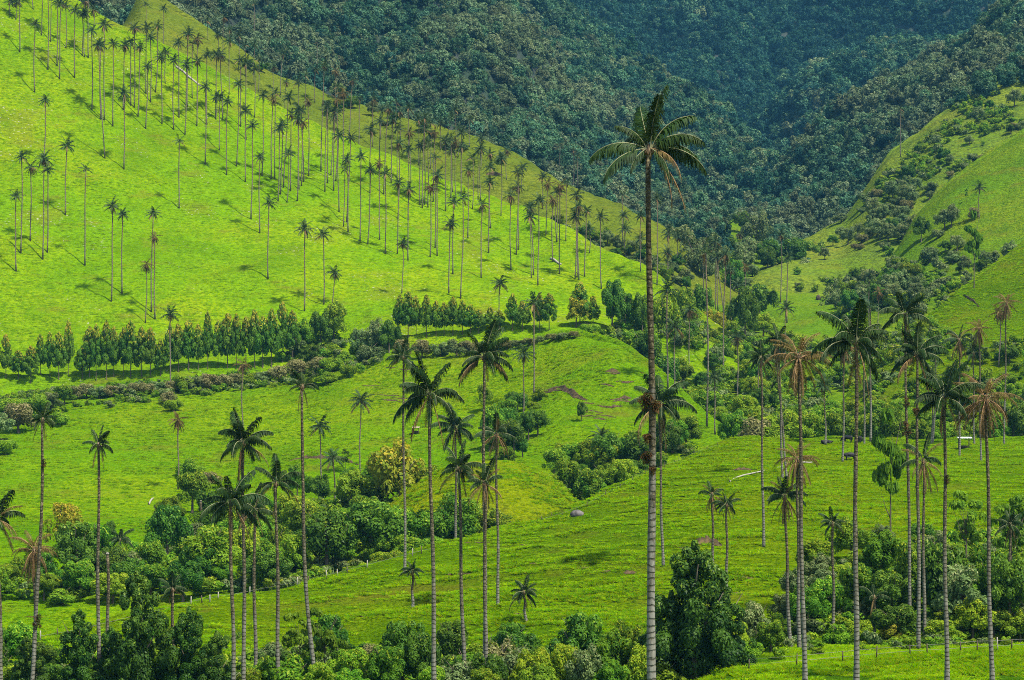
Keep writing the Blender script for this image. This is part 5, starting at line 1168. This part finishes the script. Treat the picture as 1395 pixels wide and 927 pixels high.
for k in range(9):
    x0 = RND.uniform(480, 545); y0 = RND.uniform(500, 555); scar('left', [(x0, y0), (x0 + RND.uniform(8, 14), y0 + RND.uniform(-2, 2)), (x0 + RND.uniform(18, 26), y0 + RND.uniform(-1, 3))], RND.uniform(0.2, 0.4), '', 50 + k)
for k in range(16):
    x0 = RND.uniform(480, 1000); y0 = RND.uniform(735, 850) - (x0 - 480) * 0.03; scar('spur', [(x0, y0), (x0 + RND.uniform(8, 16), y0 + RND.uniform(-1.5, 1.5)), (x0 + RND.uniform(20, 36), y0 + RND.uniform(-1, 2))], RND.uniform(0.15, 0.35), '', 70 + k)
scar('left', [(825, 507), (845, 509)], 1.0, '', 2)
scar('left', [(835, 548), (848, 542), (860, 543)], 0.7, '', 3)
scar('left', [(395, 628), (420, 624), (445, 625), (470, 628), (488, 634)], 1.1, '', 4)
scar('spur', [(944, 742), (965, 740), (983, 744)], 1.6, '', 5)
scar('spur', [(849, 781), (866, 781)], 0.5, '', 6)
scar('spur', [(996, 642), (1010, 640), (1024, 641)], 0.6, '', 7)
scar('rear', [(662, 238), (672, 237), (685, 239)], 1.4, '', 8)
scar('knoll', [(1312, 402), (1322, 409), (1334, 419)], 1.0, '', 9)
scar('near', [(1000, 915), (1080, 905), (1160, 897), (1250, 892)], 0.35, '', 10)

# fences
def fence(layer, posts, h, mats, label, wires=2, r=0.06):
    P = [L[layer].hit(x, y) for x, y in posts]; o0 = P[0]
    root = empty('wire_fence', o0); tag(root, label, 'fence')
    for k, p in enumerate(P):
        hh = h * RND.uniform(0.85, 1.12); q = p - o0; lean = RND.uniform(-0.08, 0.08)
        mb = MB(); mb.tube([(0, 0, -0.25), (lean * 0.5, 0, hh * 0.5), (lean, 0, hh)], [r * 1.1, r, r * 0.85], 6)
        o = link('post', mb.mesh('post', [mats[k % len(mats)]], True), root); o.location = q
    for wv in range(wires):
        mb = MB(); z = h * (0.45 + 0.4 * wv)
        mb.tube([p - o0 + Vector((0, 0.07, z)) for p in P], [0.012] * len(P), 4); link('wire', mb.mesh('wire', [M['wire']], True), root)
fence('near', [(1020, 914), (1085, 909), (1148, 903), (1194, 899), (1240, 895), (1263, 894), (1309, 891), (1331, 889), (1359, 888), (1378, 887), (1420, 885)], 1.15, [M['wood_dark'], M['wood_dark'], M['wood_dark'], M['wood_dark'], M['wood_dark'], M['wood_dark'], M['wood_dark'], M['wood_dark'], M['wood_pale'], M['wood_dark']], 'low wire fence on dark posts along the grassy bank in front')
fence('spur', [(15, 880), (55, 872), (78, 868), (112, 862), (260, 825), (275, 822), (286, 820), (297, 817), (318, 812), (340, 806), (405, 797), (420, 794), (445, 788), (460, 784), (473, 781), (500, 774), (562, 758), (574, 755), (590, 751)], 1.0, [M['wood_pale'], M['wood_pale'], M['wood_dark']], 'low fence on pale posts along the crest of the spur under trees', 1, 0.08)
fence('spur', [(738, 711), (752, 707), (766, 703), (800, 690), (825, 676), (845, 665), (862, 656), (880, 647), (905, 635), (925, 627), (945, 620), (963, 614), (978, 609)], 0.9, [M['wood_dark']], 'line of small dark fence posts running up the crest of the spur', 1, 0.05)

# dead standing stems without crowns
def snag(layer, x, top, by, label, r=0.22, dist=None):
    p = L[layer].at(x, dist) if dist else L[layer].hit(x, by); H = (HY - top) / F * p.y - p.z
    root = empty('dead_palm', p); tag(root, label, 'dead palm')
    link('trunk', trunk_mesh((0, 0, 0), (0.1, 0, H), r, r * 0.7, (0.1, 0), int(x), M['trunk'], 12, 8, 1.2), root)
    mb = MB()
    for k in range(4): a = k * 1.6; mb.tube([(0, 0, 0), (0.12 * math.cos(a), 0.12 * math.sin(a), 0.25), (0.2 * math.cos(a), 0.2 * math.sin(a), 0.15)], [0.07, 0.05, 0.02], 5)
    o = link('splintered_top', mb.mesh('splintered_top', [M['wood_pale']], True), root); o.location = (0.1, 0, H)
snag('near', 145, 757, 0, 'crownless dead palm stem with pale tip, left of the dark conifer', 0.2, 212)
snag('left', 273, 684, 728, 'short crownless stem standing among bushes left of the palm pair', 0.3)

# air between here and the mountains
bm_v = [(-1500, -12, -60), (1500, -12, -60), (1500, 3300, -60), (-1500, 3300, -60), (-1500, -12, 980), (1500, -12, 980), (1500, 3300, 980), (-1500, 3300, 980)]
HAZE = True
if HAZE:
    zmin = min(float(h.Z.min()) for h in L.values()) - 1.0; zmax = max(float(h.Z.max()) for h in L.values()) + 40.0
    dmax = max(float(h.D.max()) for h in L.values()) + 50.0; xm = max(float(np.abs(h.X).max()) for h in L.values()) + 50.0
    v = np.array([(x, y, z) for z in (zmin, zmax) for x, y in ((-xm, -15), (xm, -15), (xm, dmax), (-xm, dmax))])
    me = mesh_np('haze', v, np.array([(3, 2, 1, 0), (4, 5, 6, 7), (0, 1, 5, 4), (1, 2, 6, 5), (2, 3, 7, 6), (3, 0, 4, 7)]))
    m, nt, out = new_mat('haze_air')
    pv = nt.nodes.new('ShaderNodeVolumePrincipled'); pv.inputs['Color'].default_value = (0.16, 0.60, 1.0, 1); pv.inputs['Density'].default_value = 0.000036; pv.inputs['Anisotropy'].default_value = 0.0
    nt.links.new(pv.outputs[0], out.inputs['Volume']); me.materials.append(m)
    o = link('haze', me); o['kind'] = 'stuff'; o['label'] = 'thin blue haze between the hills and the mountains'
